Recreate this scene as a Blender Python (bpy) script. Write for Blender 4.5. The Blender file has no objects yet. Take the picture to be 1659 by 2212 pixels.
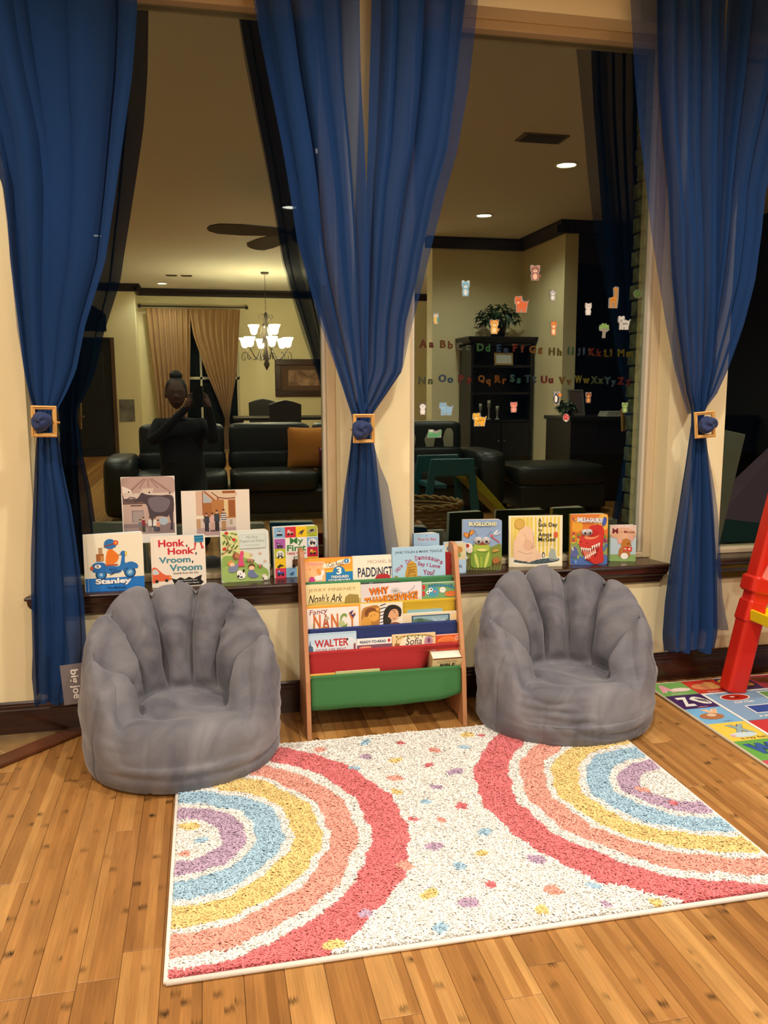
import bpy, bmesh, math, random
import numpy as np
from mathutils import Matrix, Vector, noise as mnoise
random.seed(7); rng = np.random.default_rng(7)
sc = bpy.context.scene
COL = sc.collection
PI = math.pi

# ------------------------------------------------------------------ camera
def make_camera():
    f0, yaw, pitch, roll = 1797.716, 0.212947, 0.147411, -0.003176   # focal length in px of a 1659 px wide frame
    f = Vector((math.sin(yaw)*math.cos(pitch), math.cos(yaw)*math.cos(pitch), -math.sin(pitch)))
    r = Vector((math.cos(yaw), -math.sin(yaw), 0)); u = r.cross(f)
    r2 = math.cos(roll)*r + math.sin(roll)*u; u2 = -math.sin(roll)*r + math.cos(roll)*u
    cd = bpy.data.cameras.new('camera'); cam = bpy.data.objects.new('camera', cd); COL.objects.link(cam)
    m = Matrix((r2, u2, -f)).transposed().to_4x4(); m.translation = Vector((0, -3.0, 1.2))
    cam.matrix_world = m
    cd.sensor_fit = 'HORIZONTAL'; cd.sensor_width = 36; cd.lens = f0/1659*36
    cd.clip_start = 0.005; cd.clip_end = 100
    sc.camera = cam
make_camera()

# ------------------------------------------------------------------ world, exposure, lamps
w = bpy.data.worlds.new('night'); sc.world = w; w.use_nodes = True
w.node_tree.nodes['Background'].inputs[0].default_value = (0.010, 0.014, 0.028, 1)
w.node_tree.nodes['Background'].inputs[1].default_value = 0.12
sc.view_settings.view_transform = 'Standard'; sc.view_settings.look = 'None'
sc.view_settings.exposure = 0.0; sc.view_settings.gamma = 1.0; sc.view_settings.use_curve_mapping = False
LAMP_POWER = 134
LAMP_COL = (1.0, 0.94, 0.84)
LAMP_XY = [(x, y) for y in (-1.42, -3.55, -5.65, -7.7) for x in (-1.2, 0.95, 3.05)]+[(-.62, -12.35)]
CEIL = 3.05

# ------------------------------------------------------------------ helpers
def lin(c):
    if isinstance(c, str): c = tuple(int(c[i:i+2], 16) for i in (0, 2, 4))
    return tuple((v/255/12.92 if v/255 <= 0.04045 else ((v/255+0.055)/1.055)**2.4) for v in c)

MATS = {}
def mat(name, col, rough=0.6, **kw):
    if name in MATS: return MATS[name]
    m = bpy.data.materials.new(name); m.use_nodes = True
    b = m.node_tree.nodes['Principled BSDF']
    b.inputs['Base Color'].default_value = (*lin(col), 1); b.inputs['Roughness'].default_value = rough
    for k, v in kw.items():
        k2 = {'metal': 'Metallic', 'spec': 'Specular IOR Level', 'sheen': 'Sheen Weight', 'sheen_rough': 'Sheen Roughness', 'coat': 'Coat Weight', 'coat_rough': 'Coat Roughness', 'trans': 'Transmission Weight', 'emit': 'Emission Strength', 'sss': 'Subsurface Weight'}[k]
        b.inputs[k2].default_value = v
        if k == 'emit': b.inputs['Emission Color'].default_value = (*lin(col), 1)
    MATS[name] = m
    return m
def nodes(m): return m.node_tree.nodes, m.node_tree.links, m.node_tree.nodes['Principled BSDF']
def N(m, t, **kw):
    n = m.node_tree.nodes.new(t)
    for k, v in kw.items():
        if k in n.inputs.keys() and not hasattr(n, k): n.inputs[k].default_value = v
        else: setattr(n, k, v)
    return n
def bump(m, scale=200, strength=0.1, dist=0.002, detail=2, kind='noise', coord='Object'):
    nd, lk, b = nodes(m)
    tc = N(m, 'ShaderNodeTexCoord'); n = N(m, 'ShaderNodeTexNoise'); n.inputs['Scale'].default_value = scale; n.inputs['Detail'].default_value = detail
    bp = N(m, 'ShaderNodeBump'); bp.inputs['Strength'].default_value = strength; bp.inputs['Distance'].default_value = dist
    lk.new(tc.outputs[coord], n.inputs['Vector']); lk.new(n.outputs[0], bp.inputs['Height']); lk.new(bp.outputs[0], b.inputs['Normal'])
    return m
def vary(m, c1, c2, scale=3, detail=3, stretch=(1, 1, 1), rough=0.5):
    nd, lk, b = nodes(m)
    tc = N(m, 'ShaderNodeTexCoord'); mp = N(m, 'ShaderNodeMapping'); mp.inputs['Scale'].default_value = stretch
    n = N(m, 'ShaderNodeTexNoise'); n.inputs['Scale'].default_value = scale; n.inputs['Detail'].default_value = detail; n.inputs['Roughness'].default_value = rough
    r = N(m, 'ShaderNodeValToRGB'); r.color_ramp.elements[0].position = 0.32; r.color_ramp.elements[1].position = 0.68
    r.color_ramp.elements[0].color = (*lin(c1), 1); r.color_ramp.elements[1].color = (*lin(c2), 1)
    lk.new(tc.outputs['Object'], mp.inputs[0]); lk.new(mp.outputs[0], n.inputs['Vector']); lk.new(n.outputs[0], r.inputs[0]); lk.new(r.outputs[0], b.inputs['Base Color'])
    return m

class MB:
    """collects geometry for ONE mesh object"""
    def __init__(s): s.v = []; s.f = []; s.mi = []
    def add(s, vs, fs, mi=0):
        o = len(s.v); s.v += [tuple(map(float, p)) for p in vs]; s.f += [tuple(i+o for i in f) for f in fs]; s.mi += [mi]*len(fs); return s
    def box(s, x0, x1, y0, y1, z0, z1, mi=0, M=None):
        vs = [(x, y, z) for x in (x0, x1) for y in (y0, y1) for z in (z0, z1)]
        if M is not None: vs = [M @ Vector(p) for p in vs]
        return s.add(vs, [(0, 1, 3, 2), (4, 6, 7, 5), (0, 4, 5, 1), (2, 3, 7, 6), (0, 2, 6, 4), (1, 5, 7, 3)], mi)
    def grid(s, P, wrap_u=False, wrap_v=False, mi=0, flip=False):
        n, m = len(P), len(P[0]); vs = [p for row in P for p in row]; fs = []
        for i in range(n if wrap_u else n-1):
            for j in range(m if wrap_v else m-1):
                a, b, c, d = i*m+j, i*m+(j+1) % m, ((i+1) % n)*m+(j+1) % m, ((i+1) % n)*m+j
                fs.append((a, d, c, b) if flip else (a, b, c, d))
        return s.add(vs, fs, mi)
    def tube(s, pts, r, n=8, mi=0, caps=True):
        pts = [Vector(p) for p in pts]; k = len(pts); rs = r if isinstance(r, (list, tuple)) else [r]*k
        t0 = (pts[1]-pts[0]).normalized(); a = t0.orthogonal().normalized(); P = []
        for i, p in enumerate(pts):
            t = (pts[min(i+1, k-1)]-pts[max(i-1, 0)]).normalized()
            a = (a - t*a.dot(t)).normalized(); b = t.cross(a)
            P.append([p + (a*math.cos(2*PI*j/n)+b*math.sin(2*PI*j/n))*rs[i] for j in range(n)])
        o = len(s.v); s.grid(P, wrap_v=True, mi=mi)
        if caps: s.f += [tuple(o+j for j in range(n))[::-1], tuple(o+(k-1)*n+j for j in range(n))]; s.mi += [mi, mi]
        return s
    def lathe(s, prof, c=(0, 0, 0), n=24, mi=0, M=None):
        P = []
        for r, z in prof:
            row = [Vector((c[0]+r*math.cos(2*PI*j/n), c[1]+r*math.sin(2*PI*j/n), c[2]+z)) for j in range(n)]
            P.append([M @ q for q in row] if M is not None else row)
        return s.grid(P, wrap_v=True, mi=mi)
    def prism(s, poly, ext, mi=0):
        n = len(poly); e = Vector(ext); vs = [Vector(p) for p in poly]; vs += [p+e for p in vs]
        return s.add(vs, [tuple(range(n))[::-1], tuple(range(n, 2*n))]+[(i, (i+1) % n, n+(i+1) % n, n+i) for i in range(n)], mi)
    def ball(s, c, r, n=14, m=10, mi=0, M=None):
        if not isinstance(r, (tuple, list)): r = (r, r, r)
        P = []
        for i in range(m+1):
            a = PI*i/m
            row = [Vector((r[0]*math.sin(a)*math.cos(2*PI*j/n), r[1]*math.sin(a)*math.sin(2*PI*j/n), r[2]*math.cos(a))) for j in range(n)]
            if M is not None: row = [M @ q for q in row]
            P.append([q+Vector(c) for q in row])
        return s.grid(P, wrap_v=True, mi=mi, flip=True)
    def build(s, name, mats, parent=None, smooth=False, bevel=0, loc=None, seg=2, label=None):
        me = bpy.data.meshes.new(name); me.from_pydata(s.v, [], s.f)
        mats = mats if isinstance(mats, (list, tuple)) else [mats]
        for m in mats: me.materials.append(m)
        if len(mats) > 1: me.polygons.foreach_set('material_index', s.mi)
        bm = bmesh.new(); bm.from_mesh(me); bmesh.ops.remove_doubles(bm, verts=bm.verts, dist=1e-6)
        bmesh.ops.recalc_face_normals(bm, faces=bm.faces); bm.to_mesh(me); bm.free()
        if smooth: me.polygons.foreach_set('use_smooth', [True]*len(me.polygons))
        o = bpy.data.objects.new(name, me); COL.objects.link(o)
        if parent: o.parent = parent
        if loc: o.location = loc
        if bevel:
            b = o.modifiers.new('bevel', 'BEVEL'); b.width = bevel; b.segments = seg; b.limit_method = 'ANGLE'
        if label: o['label'] = label
        return o

def tag(o, label=None, cat=None, group=None, kind=None):
    if label: o['label'] = label
    if cat: o['category'] = cat
    if group: o['group'] = group
    if kind: o['kind'] = kind
    return o
def thing(name, label, cat, loc=(0, 0, 0), rot=(0, 0, 0), group=None):
    o = bpy.data.objects.new(name, None); COL.objects.link(o); o.empty_display_size = 0.05
    o.location = loc; o.rotation_euler = rot
    return tag(o, label, cat, group)
def struct(name, loc=(0, 0, 0)):
    o = bpy.data.objects.new(name, None); COL.objects.link(o); o.location = loc; o['kind'] = 'structure'; return o
def copy_tree(o, parent=None):
    c = o.copy(); COL.objects.link(c)
    if parent: c.parent = parent
    for ch in list(o.children): copy_tree(ch, c)
    return c
def catmull(P, n):
    """smooth curve through control points, n samples"""
    P = np.asarray(P, float); k = len(P); t = np.linspace(0, k-1, n); out = []
    Q = np.vstack([2*P[0]-P[1], P, 2*P[-1]-P[-2]])
    for u in t:
        i = min(int(u), k-2); s = u-i; p0, p1, p2, p3 = Q[i:i+4]
        out.append(0.5*((2*p1)+(-p0+p2)*s+(2*p0-5*p1+4*p2-p3)*s*s+(-p0+3*p1-3*p2+p3)*s**3))
    return np.array(out)

# ------------------------------------------------------------------ flat print: coloured shapes and lettering laid on real covers
def print_material():
    m = bpy.data.materials.new('printed_ink'); m.use_nodes = True; nd, lk, b = nodes(m)
    a = N(m, 'ShaderNodeVertexColor'); a.layer_name = 'Col'
    lk.new(a.outputs[0], b.inputs['Base Color']); b.inputs['Roughness'].default_value = 0.42; b.inputs['Specular IOR Level'].default_value = 0.35
    return m
INK = print_material()
ARTS = []
class Art:
    """flat print on a rectangle w x h (metres); drawing units: percent of the width"""
    def __init__(s, w, h, step=6e-5):
        s.k = w/100; s.W = 100; s.H = 100*h/w; s.items = []; s.step = step
    def poly(s, pts, col): s.items.append(('p', [tuple(p) for p in pts], col)); return s
    def rect(s, x0, y0, x1, y1, col): return s.poly([(x0, y0), (x1, y0), (x1, y1), (x0, y1)], col)
    def bg(s, col, m=0): return s.rect(m, m, 100-m, s.H-m, col)
    def ell(s, cx, cy, rx, ry, col, rot=0, n=20, a0=0, a1=360):
        c, si = math.cos(math.radians(rot)), math.sin(math.radians(rot)); p = []
        for i in range(n+(0 if a1-a0 == 360 else 1)):
            t = math.radians(a0+(a1-a0)*i/n); x, y = rx*math.cos(t), ry*math.sin(t); p.append((cx+x*c-y*si, cy+x*si+y*c))
        return s.poly(p, col)
    def line(s, pts, wd, col):
        for (x0, y0), (x1, y1) in zip(pts[:-1], pts[1:]):
            L = math.hypot(x1-x0, y1-y0) or 1; nx, ny = -(y1-y0)/L*wd/2, (x1-x0)/L*wd/2
            s.items.append(('p', [(x0+nx, y0+ny), (x0-nx, y0-ny), (x1-nx, y1-ny), (x1+nx, y1+ny)], col))
        return s
    def blob(s, pts, col, n=None):
        P = np.array(pts+[pts[0], pts[1], pts[2]], float); k = len(pts); q = []
        for i in range(k):
            p0, p1, p2, p3 = P[i], P[(i+1)], P[(i+2)], P[(i+3)] if i+3 < len(P) else P[(i+3) % k]
            for t in (0, .25, .5, .75):
                q.append(tuple(0.5*((2*p1)+(-p0+p2)*t+(2*p0-5*p1+4*p2-p3)*t*t+(-p0+3*p1-3*p2+p3)*t**3)))
        return s.poly(q, col)
    def text(s, body, x0, y0, x1, y1, col, bold=0.0, shear=0.0, rot=0, outline=None, ow=0.03):
        if outline: s.items.append(('t', body, (x0, y0, x1, y1), outline, bold+ow, shear, rot))
        s.items.append(('t', body, (x0, y0, x1, y1), col, bold, shear, rot)); return s
    def arc(s, body, cx, cy, r, a0, a1, size, col, bold=0.0, wid=.8):
        n = len(body)
        for i, ch in enumerate(body):
            if ch == ' ': continue
            a = a0+(a1-a0)*i/max(1, n-1); t = math.radians(a); x, y = cx+r*math.cos(t), cy+r*math.sin(t)
            hh = size if (ch.isupper() or ch in 'bdfhklt?!1') else size*.72
            s.text(ch, x-size*wid/2, y-size/2, x+size*wid/2, y-size/2+hh, col, bold, 0, a-90)
        return s
    def queue(s, name, parent, M=None, loc=(0, 0, 0)):
        """M maps (x, y, layer depth) in metres to the parent's frame"""
        ARTS.append((s, name, parent, M if M is not None else Matrix(((1, 0, 0, loc[0]), (0, 0, -1, loc[1]), (0, 1, 0, loc[2]), (0, 0, 0, 1)))))
        return s

def flush_arts():
    cu = {}
    for a, *_ in ARTS:
        for it in a.items:
            if it[0] == 't':
                key = (it[1], round(it[4], 3), it[5])
                if key not in cu:
                    c = bpy.data.curves.new('lettering', 'FONT'); c.body = key[0]; c.offset = key[1]; c.shear = key[2]; c.resolution_u = 3
                    o = bpy.data.objects.new('lettering', c); COL.objects.link(o); cu[key] = o
    dg = bpy.context.evaluated_depsgraph_get(); geo = {}
    for key, o in cu.items():
        me = bpy.data.meshes.new_from_object(o.evaluated_get(dg))
        v = np.array([q.co[:2] for q in me.vertices]) if len(me.vertices) else np.zeros((1, 2))
        geo[key] = (v, [tuple(p.vertices) for p in me.polygons]); bpy.data.meshes.remove(me)
    for o in cu.values():
        c = o.data; bpy.data.objects.remove(o); bpy.data.curves.remove(c)
    for a, name, parent, M in ARTS:
        V, F, Cc = [], [], []
        for li, it in enumerate(a.items):
            zz = 0.00015+a.step*li; c = (*lin(it[2] if it[0] == 'p' else it[3]), 1)
            if it[0] == 'p': pts = [(min(max(p[0], 0), a.W), min(max(p[1], 0), a.H)) for p in it[1]]; fs = [tuple(range(len(pts)))]
            else:
                v, fs = geo[(it[1], round(it[4], 3), it[5])]; x0, y0, x1, y1 = it[2]; mn, mx = v.min(0), v.max(0); d = np.maximum(mx-mn, 1e-6)
                q = (v-mn)/d*[x1-x0, y1-y0]+[x0, y0]
                if it[6]:
                    t = math.radians(it[6]); ct = np.array([(x0+x1)/2, (y0+y1)/2]); q = q-ct
                    q = np.stack([q[:, 0]*math.cos(t)-q[:, 1]*math.sin(t), q[:, 0]*math.sin(t)+q[:, 1]*math.cos(t)], 1)+ct
                pts = q
            o = len(V); V += [M @ Vector((p[0]*a.k, p[1]*a.k, zz)) for p in pts]
            F += [tuple(i+o for i in f) for f in fs]
            for f in fs: Cc += [c]*len(f)
        me = bpy.data.meshes.new(name); me.from_pydata([tuple(q) for q in V], [], F); me.materials.append(INK)
        at = me.color_attributes.new('Col', 'FLOAT_COLOR', 'CORNER'); at.data.foreach_set('color', np.array(Cc, float).ravel())
        o = bpy.data.objects.new(name, me); COL.objects.link(o); o.parent = parent
# ------------------------------------------------------------------ setting materials
M_wall = bump(mat('cream_wall_paint', (238, 222, 178), 0.55, spec=0.3), 90, 0.12, 0.003)
M_wall2 = bump(mat('cream_wall_paint_far', (232, 220, 178), 0.6), 90, 0.1, 0.003)
M_ceil = bump(mat('ceiling_paint', (226, 220, 206), 0.8), 120, 0.1)
M_frame = mat('tan_window_frame', (206, 186, 152), 0.45)
M_dark = vary(mat('espresso_wood', (46, 22, 13), 0.28, coat=0.3), (36, 17, 11), (62, 30, 17), 6, 4, (0.6, 8, 8))
M_crown = mat('dark_crown_wood', (34, 24, 18), 0.45)
M_black = mat('black_wood', (20, 17, 16), 0.4)
def brick_mat():
    m = vary(mat('tan_brick', (176, 148, 104), 0.9), (146, 118, 80), (200, 172, 128), 30, 4); return m
M_brick = brick_mat()

# bamboo floor: strips inside every plank, knuckle marks across them
def bamboo(name, world=False):
    m = bpy.data.materials.new(name); m.use_nodes = True; nd, lk, b = nodes(m)
    tc = N(m, 'ShaderNodeTexCoord'); oi = N(m, 'ShaderNodeObjectInfo')
    def math_(op, a, b_=None, c=None):
        n = N(m, 'ShaderNodeMath', operation=op)
        for i, q in enumerate((a, b_, c)):
            if q is None: continue
            if isinstance(q, (int, float)): n.inputs[i].default_value = q
            else: lk.new(q, n.inputs[i])
        return n.outputs[0]
    sp = N(m, 'ShaderNodeSeparateXYZ'); lk.new(tc.outputs['Object'], sp.inputs[0])
    X, Y = sp.outputs[0], sp.outputs[1]; R = oi.outputs['Random']
    if world: R = math_('FLOOR', math_('DIVIDE', math_('SUBTRACT', X, 0.043), 0.0835))
    s = math_('FLOOR', math_('DIVIDE', X, 0.0209))
    seed = math_('ADD', math_('MULTIPLY', R, 91.7), s)
    wn = N(m, 'ShaderNodeTexWhiteNoise', noise_dimensions='1D'); lk.new(seed, wn.inputs['W'])
    wp = N(m, 'ShaderNodeTexWhiteNoise', noise_dimensions='1D'); lk.new(math_('MULTIPLY', R, 53.3), wp.inputs['W'])
    # colour: plank tone + strip tone
    tone = math_('ADD', math_('MULTIPLY', wp.outputs[0], 0.52), math_('MULTIPLY', wn.outputs[0], 0.48))
    ramp = N(m, 'ShaderNodeValToRGB'); e = ramp.color_ramp.elements
    e[0].color = (*lin((124, 80, 38)), 1); e[1].color = (*lin((196, 148, 86)), 1)
    q = ramp.color_ramp.elements.new(0.5); q.color = (*lin((162, 112, 58)), 1); lk.new(tone, ramp.inputs[0])
    # fibre grain
    cb = N(m, 'ShaderNodeCombineXYZ'); lk.new(math_('MULTIPLY', X, 420), cb.inputs[0]); lk.new(math_('MULTIPLY', Y, 9), cb.inputs[1]); lk.new(seed, cb.inputs[2])
    gn = N(m, 'ShaderNodeTexNoise'); gn.inputs['Scale'].default_value = 1; gn.inputs['Detail'].default_value = 3; lk.new(cb.outputs[0], gn.inputs['Vector'])
    g = math_('MULTIPLY_ADD', gn.outputs[0], 0.7, 0.65)
    # blotches along the plank
    cb2 = N(m, 'ShaderNodeCombineXYZ'); lk.new(math_('MULTIPLY', X, 30), cb2.inputs[0]); lk.new(math_('MULTIPLY', Y, 5), cb2.inputs[1]); lk.new(math_('MULTIPLY', R, 40), cb2.inputs[2])
    g2n = N(m, 'ShaderNodeTexNoise'); g2n.inputs['Scale'].default_value = 1; g2n.inputs['Detail'].default_value = 2; lk.new(cb2.outputs[0], g2n.inputs['Vector'])
    g = math_('MULTIPLY', g, math_('MULTIPLY_ADD', g2n.outputs[0], 0.7, 0.66))
    # knuckles
    ky = math_('FRACT', math_('ADD', math_('MULTIPLY', Y, 2.3), math_('MULTIPLY', wn.outputs[0], 7.3)))
    kd = math_('ABSOLUTE', math_('SUBTRACT', math_('ADD', ky, math_('MULTIPLY', math_('SUBTRACT', gn.outputs[0], 0.5), 0.075)), 0.5))
    kn = N(m, 'ShaderNodeMapRange'); kn.inputs['From Min'].default_value = 0.0; kn.inputs['From Max'].default_value = 0.036; kn.inputs['To Min'].default_value = 1; kn.inputs['To Max'].default_value = 0
    lk.new(kd, kn.inputs['Value'])
    k = math_('MULTIPLY', kn.outputs[0], math_('MULTIPLY', math_('MAXIMUM', math_('MULTIPLY', math_('SUBTRACT', g2n.outputs[0], 0.40), 4.0), 0.0), 0.85))
    g = math_('MULTIPLY', g, math_('SUBTRACT', 1.0, k))
    mx = N(m, 'ShaderNodeMix', data_type='RGBA', blend_type='MULTIPLY'); mx.inputs[0].default_value = 1
    cc = N(m, 'ShaderNodeCombineColor'); [lk.new(g, cc.inputs[i]) for i in range(3)]
    lk.new(ramp.outputs[0], mx.inputs[6]); lk.new(cc.outputs[0], mx.inputs[7]); lk.new(mx.outputs[2], b.inputs['Base Color'])
    b.inputs['Roughness'].default_value = 0.36; b.inputs['Specular IOR Level'].default_value = 0.42
    bp = N(m, 'ShaderNodeBump'); bp.inputs['Strength'].default_value = 0.08; bp.inputs['Distance'].default_value = 0.001; lk.new(gn.outputs[0], bp.inputs['Height']); lk.new(bp.outputs[0], b.inputs['Normal'])
    return m
M_bamboo = bamboo('bamboo_plank'); M_bamboo_far = bamboo('bamboo_floor_far', True)

# ------------------------------------------------------------------ floor
floor = MB().box(-4.2, 8.2, -14.0, 0.16, -0.10, -0.004).build('floor', M_bamboo_far); tag(floor, kind='structure')
PW = 0.0835
def plank_mesh(L):
    b = MB(); g = 0.0005; c = 0.0012; x0, x1, y0, y1 = -PW/2+g, PW/2-g, -L/2+g, L/2-g
    vs = [(x0, y0, -.004), (x1, y0, -.004), (x1, y1, -.004), (x0, y1, -.004), (x0, y0, -c*.6), (x1, y0, -c*.6), (x1, y1, -c*.6), (x0, y1, -c*.6),
          (x0+c, y0+c, 0), (x1-c, y0+c, 0), (x1-c, y1-c, 0), (x0+c, y1-c, 0)]
    fs = [(8, 9, 10, 11)] + [(i, (i+1) % 4, 4+(i+1) % 4, 4+i) for i in range(4)] + [(4+i, 4+(i+1) % 4, 8+(i+1) % 4, 8+i) for i in range(4)]
    me = bpy.data.meshes.new('plank'); me.from_pydata(vs, [], fs); me.materials.append(M_bamboo); return me
PLM = {}
def plank(x, y1, L):
    L = round(L, 2)
    if L not in PLM: PLM[L] = plank_mesh(L)
    o = bpy.data.objects.new('plank', PLM[L]); COL.objects.link(o); o.parent = floor; o.location = (x, y1-L/2, 0)
ends = {}   # seams seen in the photograph: column -> far end of the near plank
for k in range(-12, 30):
    x = 0.043+PW*(k+0.5); y = -0.012; r = random.Random(100+k)
    while y > -2.05:
        L = r.choice([.95, .95, .6, .72, .95, .4] if y < -0.02 else [.3, .55, .75, .95, .42, .86])
        L = min(L, 0.95); plank(x, y, L); y -= L
# slate tile corner by the door and the dark transition strip
M_tile = bump(vary(mat('slate_tile', (120, 98, 66), 0.5), (92, 78, 56), (150, 116, 70), 7, 4), 40, .2)
U = Vector((-0.7071, -0.7071, 0)); Vv = Vector((-0.7071, 0.7071, 0)); o0 = Vector((-0.483, -0.048, 0))
M_grout = mat('pale_grout', (176, 150, 108), 0.9)
gb = MB().prism([o0-U*.1+Vv*.03, o0+U*1.6+Vv*.03, o0+U*1.6+Vv*1.6, o0-U*.1+Vv*1.6], (0, 0, .003)).build('grout_bed', M_grout, floor)
for i in range(-1, 5):
    for j in range(4):
        a = o0+U*(.33*i+.225)+Vv*(.036+.33*j); b = MB(); e = .003
        q = [a+U*e+Vv*e, a+U*(.33-e)+Vv*e, a+U*(.33-e)+Vv*(.33-e), a+U*e+Vv*(.33-e)]
        if q[0].y > .1: continue
        b.prism(q, (0, 0, .006)).build('tile', M_tile, floor, bevel=.0015, seg=1)
M_strip = vary(mat('walnut_strip', (88, 48, 26), 0.35), (74, 38, 20), (108, 60, 34), 8, 3)
st = MB().prism([o0-U*.06-Vv*.036, o0+U*1.7-Vv*.036, o0+U*1.7+Vv*.036, o0-U*.06+Vv*.036], (0, 0, .014)).build('transition_strip', M_strip, floor, bevel=.005)

# ------------------------------------------------------------------ window wall
WIN = [(-0.576, 0.487), (0.747, 1.803), (2.054, 3.11)]
ZS, ZT = 0.50, 2.525; DEEP = 0.16; YG = 0.14
b = MB()
xs = [-4.2] + [v for p in WIN for v in p] + [8.2]
for i in range(0, len(xs), 2): b.box(xs[i], xs[i+1], 0, DEEP, 0, CEIL)
for a, c in WIN: b.box(a, c, 0, DEEP, ZT, CEIL); b.box(a, c, 0, DEEP, 0, ZS-.014)
wf = b.build('wall_front', M_wall); tag(wf, kind='structure')

# pane: ordinary night-time window glass, partly mirror, partly clear
def glass():
    m = bpy.data.materials.new('window_glass'); m.use_nodes = True; nt = m.node_tree; nt.nodes.clear()
    out = nt.nodes.new('ShaderNodeOutputMaterial'); mx = nt.nodes.new('ShaderNodeMixShader'); tr = nt.nodes.new('ShaderNodeBsdfTransparent'); gl = nt.nodes.new('ShaderNodeBsdfGlossy')
    tr.inputs[0].default_value = (.82, .86, .82, 1); gl.inputs['Roughness'].default_value = 0.0; gl.inputs[0].default_value = (.88, 1, .84, 1)
    mx.inputs[0].default_value = GLASS_R
    nt.links.new(tr.outputs[0], mx.inputs[1]); nt.links.new(gl.outputs[0], mx.inputs[2]); nt.links.new(mx.outputs[0], out.inputs[0]); return m
GLASS_R = 0.3
M_glass = glass()
M_clear = bpy.data.materials.new('glass_edge'); M_clear.use_nodes = True
_n = M_clear.node_tree; _n.nodes.clear(); _o = _n.nodes.new('ShaderNodeOutputMaterial'); _t = _n.nodes.new('ShaderNodeBsdfTransparent'); _t.inputs[0].default_value = (.8, .9, .85, 1); _n.links.new(_t.outputs[0], _o.inputs[0])
M_alu = mat('pale_sash', (214, 205, 186), 0.4)
for i, (a, c) in enumerate(WIN):
    W = struct('window_%d' % (i+1)); fw = .034
    for nm, q in (('jamb', (a, a+fw, .095, .158, ZS, ZT)), ('jamb', (c-fw, c, .095, .158, ZS, ZT)), ('head_rail', (a+fw, c-fw, .095, .158, ZT-fw, ZT)), ('bottom_rail', (a+fw, c-fw, .095, .158, ZS, ZS+.022))):
        MB().box(*q).build(nm, M_frame, W, bevel=.004)
    for q in ((a+fw, a+fw+.012, .112, .15, ZS+.022, ZT-fw), (c-fw-.012, c-fw, .112, .15, ZS+.022, ZT-fw)):
        MB().box(*q).build('glazing_bead', M_alu, W, bevel=.002, seg=1)
    g = MB(); g.add([(a+fw, YG, ZS+.02), (c-fw, YG, ZS+.02), (c-fw, YG, ZT-fw), (a+fw, YG, ZT-fw)], [(0, 1, 2, 3)], 0)
    g.box(a+fw, c-fw, YG+.001, YG+.005, ZS+.02, ZT-fw, 1)
    g.build('pane', [M_glass, M_clear], W)

# sills
PROF = [(.098, .500), (-.036, .500), (-.042, .497), (-.044, .492), (-.042, .486), (-.036, .483), (-.036, .478), (-.034, .466), (-.029, .456), (-.022, .449), (-.022, .444), (-.019, .443), (-.019, .432), (-.014, .431), (-.014, .424), (-.008, .418), (0, .417)]
def sill(name, x0, x1, ins0=True, ins1=True):
    P = []
    for y, z in PROF:
        yy = min(y, 0.0)
        P.append([(x0+((yy+.044) if ins0 else 0), y, z), (x1-((yy+.044) if ins1 else 0), y, z)])
    b = MB().grid(P); n = len(P)
    for j in (0, 1):
        o = len(b.v); b.v += [P[i][j] for i in range(n)]; b.f.append(tuple(range(o, o+n)) if j else tuple(range(o, o+n))[::-1]); b.mi.append(0)
    return tag(b.build(name, M_dark), kind='structure')
sill('trim_1', -0.617, 1.822); sill('trim_2', 2.03, 3.15)
def base(name, x0, x1):
    P = []
    for y, z in [(0, .118), (-.006, .118), (-.009, .112), (-.009, .106), (-.013, .103), (-.013, .094), (-.018, .090), (-.018, 0.0)]:
        P.append([(x0, y, z), (x1, y, z)])
    return tag(MB().grid(P).build(name, M_dark), kind='structure')
base('baseboard_front', -4.2, 8.2)

# brick reveal outside the second window, dark yard beyond
ext = struct('wall_exterior'); MB().box(1.7745, 2.08, .166, .27, 0, 3.0).build('mortar', mat('mortar', (150, 138, 112), .95), ext)
bm_ = MB().box(0, .012, 0, .092, 0, .058); pb = None
for k in range(46):
    if pb is None: pb = bm_.build('brick', M_brick, ext, bevel=.003, seg=1); o = pb
    else: o = pb.copy(); COL.objects.link(o)
    o.location = (1.764-.003*((k*7) % 3)/2, .17+.015*(k % 2), .02+.067*k)
yard = MB().box(-9, 12, .45, 14, -.35, -.25).build('ground', mat('dark_lawn', (30, 34, 22), .95)); tag(yard, kind='structure')

# ------------------------------------------------------------------ the rest of the room (seen in the panes)
def wallbox(name, q, m=None): return tag(MB().box(*q).build(name, m or M_wall2), kind='structure')
tag(MB().box(-4.2, 8.2, -14.0, .16, CEIL, CEIL+.1).build('ceiling', M_ceil), kind='structure')
wallbox('wall_left', (-4.3, -4.2, -14.0, .16, 0, CEIL)); wallbox('wall_right', (8.2, 8.3, -14, .16, 0, CEIL))
wallbox('wall_back', (-1.12, 8.2, -13.35, -13.2, 0, CEIL))
wallbox('wall_entry', (-4.2, -1.12, -13.35, -12.55, 0, CEIL))
wallbox('wall_partition', (2.86, 4.06, -7.3, -7.05, 0, CEIL))
wallbox('wall_side', (4.06, 4.22, -7.3, -5.78, 0, CEIL))
wallbox('wall_kitchen', (4.22, 8.2, -7.2, -7.0, 0, CEIL), mat('kitchen_unlit_tone', (30, 27, 22), .7))  # near-black base colour stands in for the unlit kitchen
wallbox('wall_hall', (6.0, 6.2, -7.0, -.12, 0, CEIL), mat('hall_unlit_tone', (30, 26, 19), .8))  # lack of light in the hall is put into the wall colour
cr = [(0, 0), (-.0, -.13), (.03, -.13), (.05, -.09), (.10, -.03), (.10, 0)]
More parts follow.
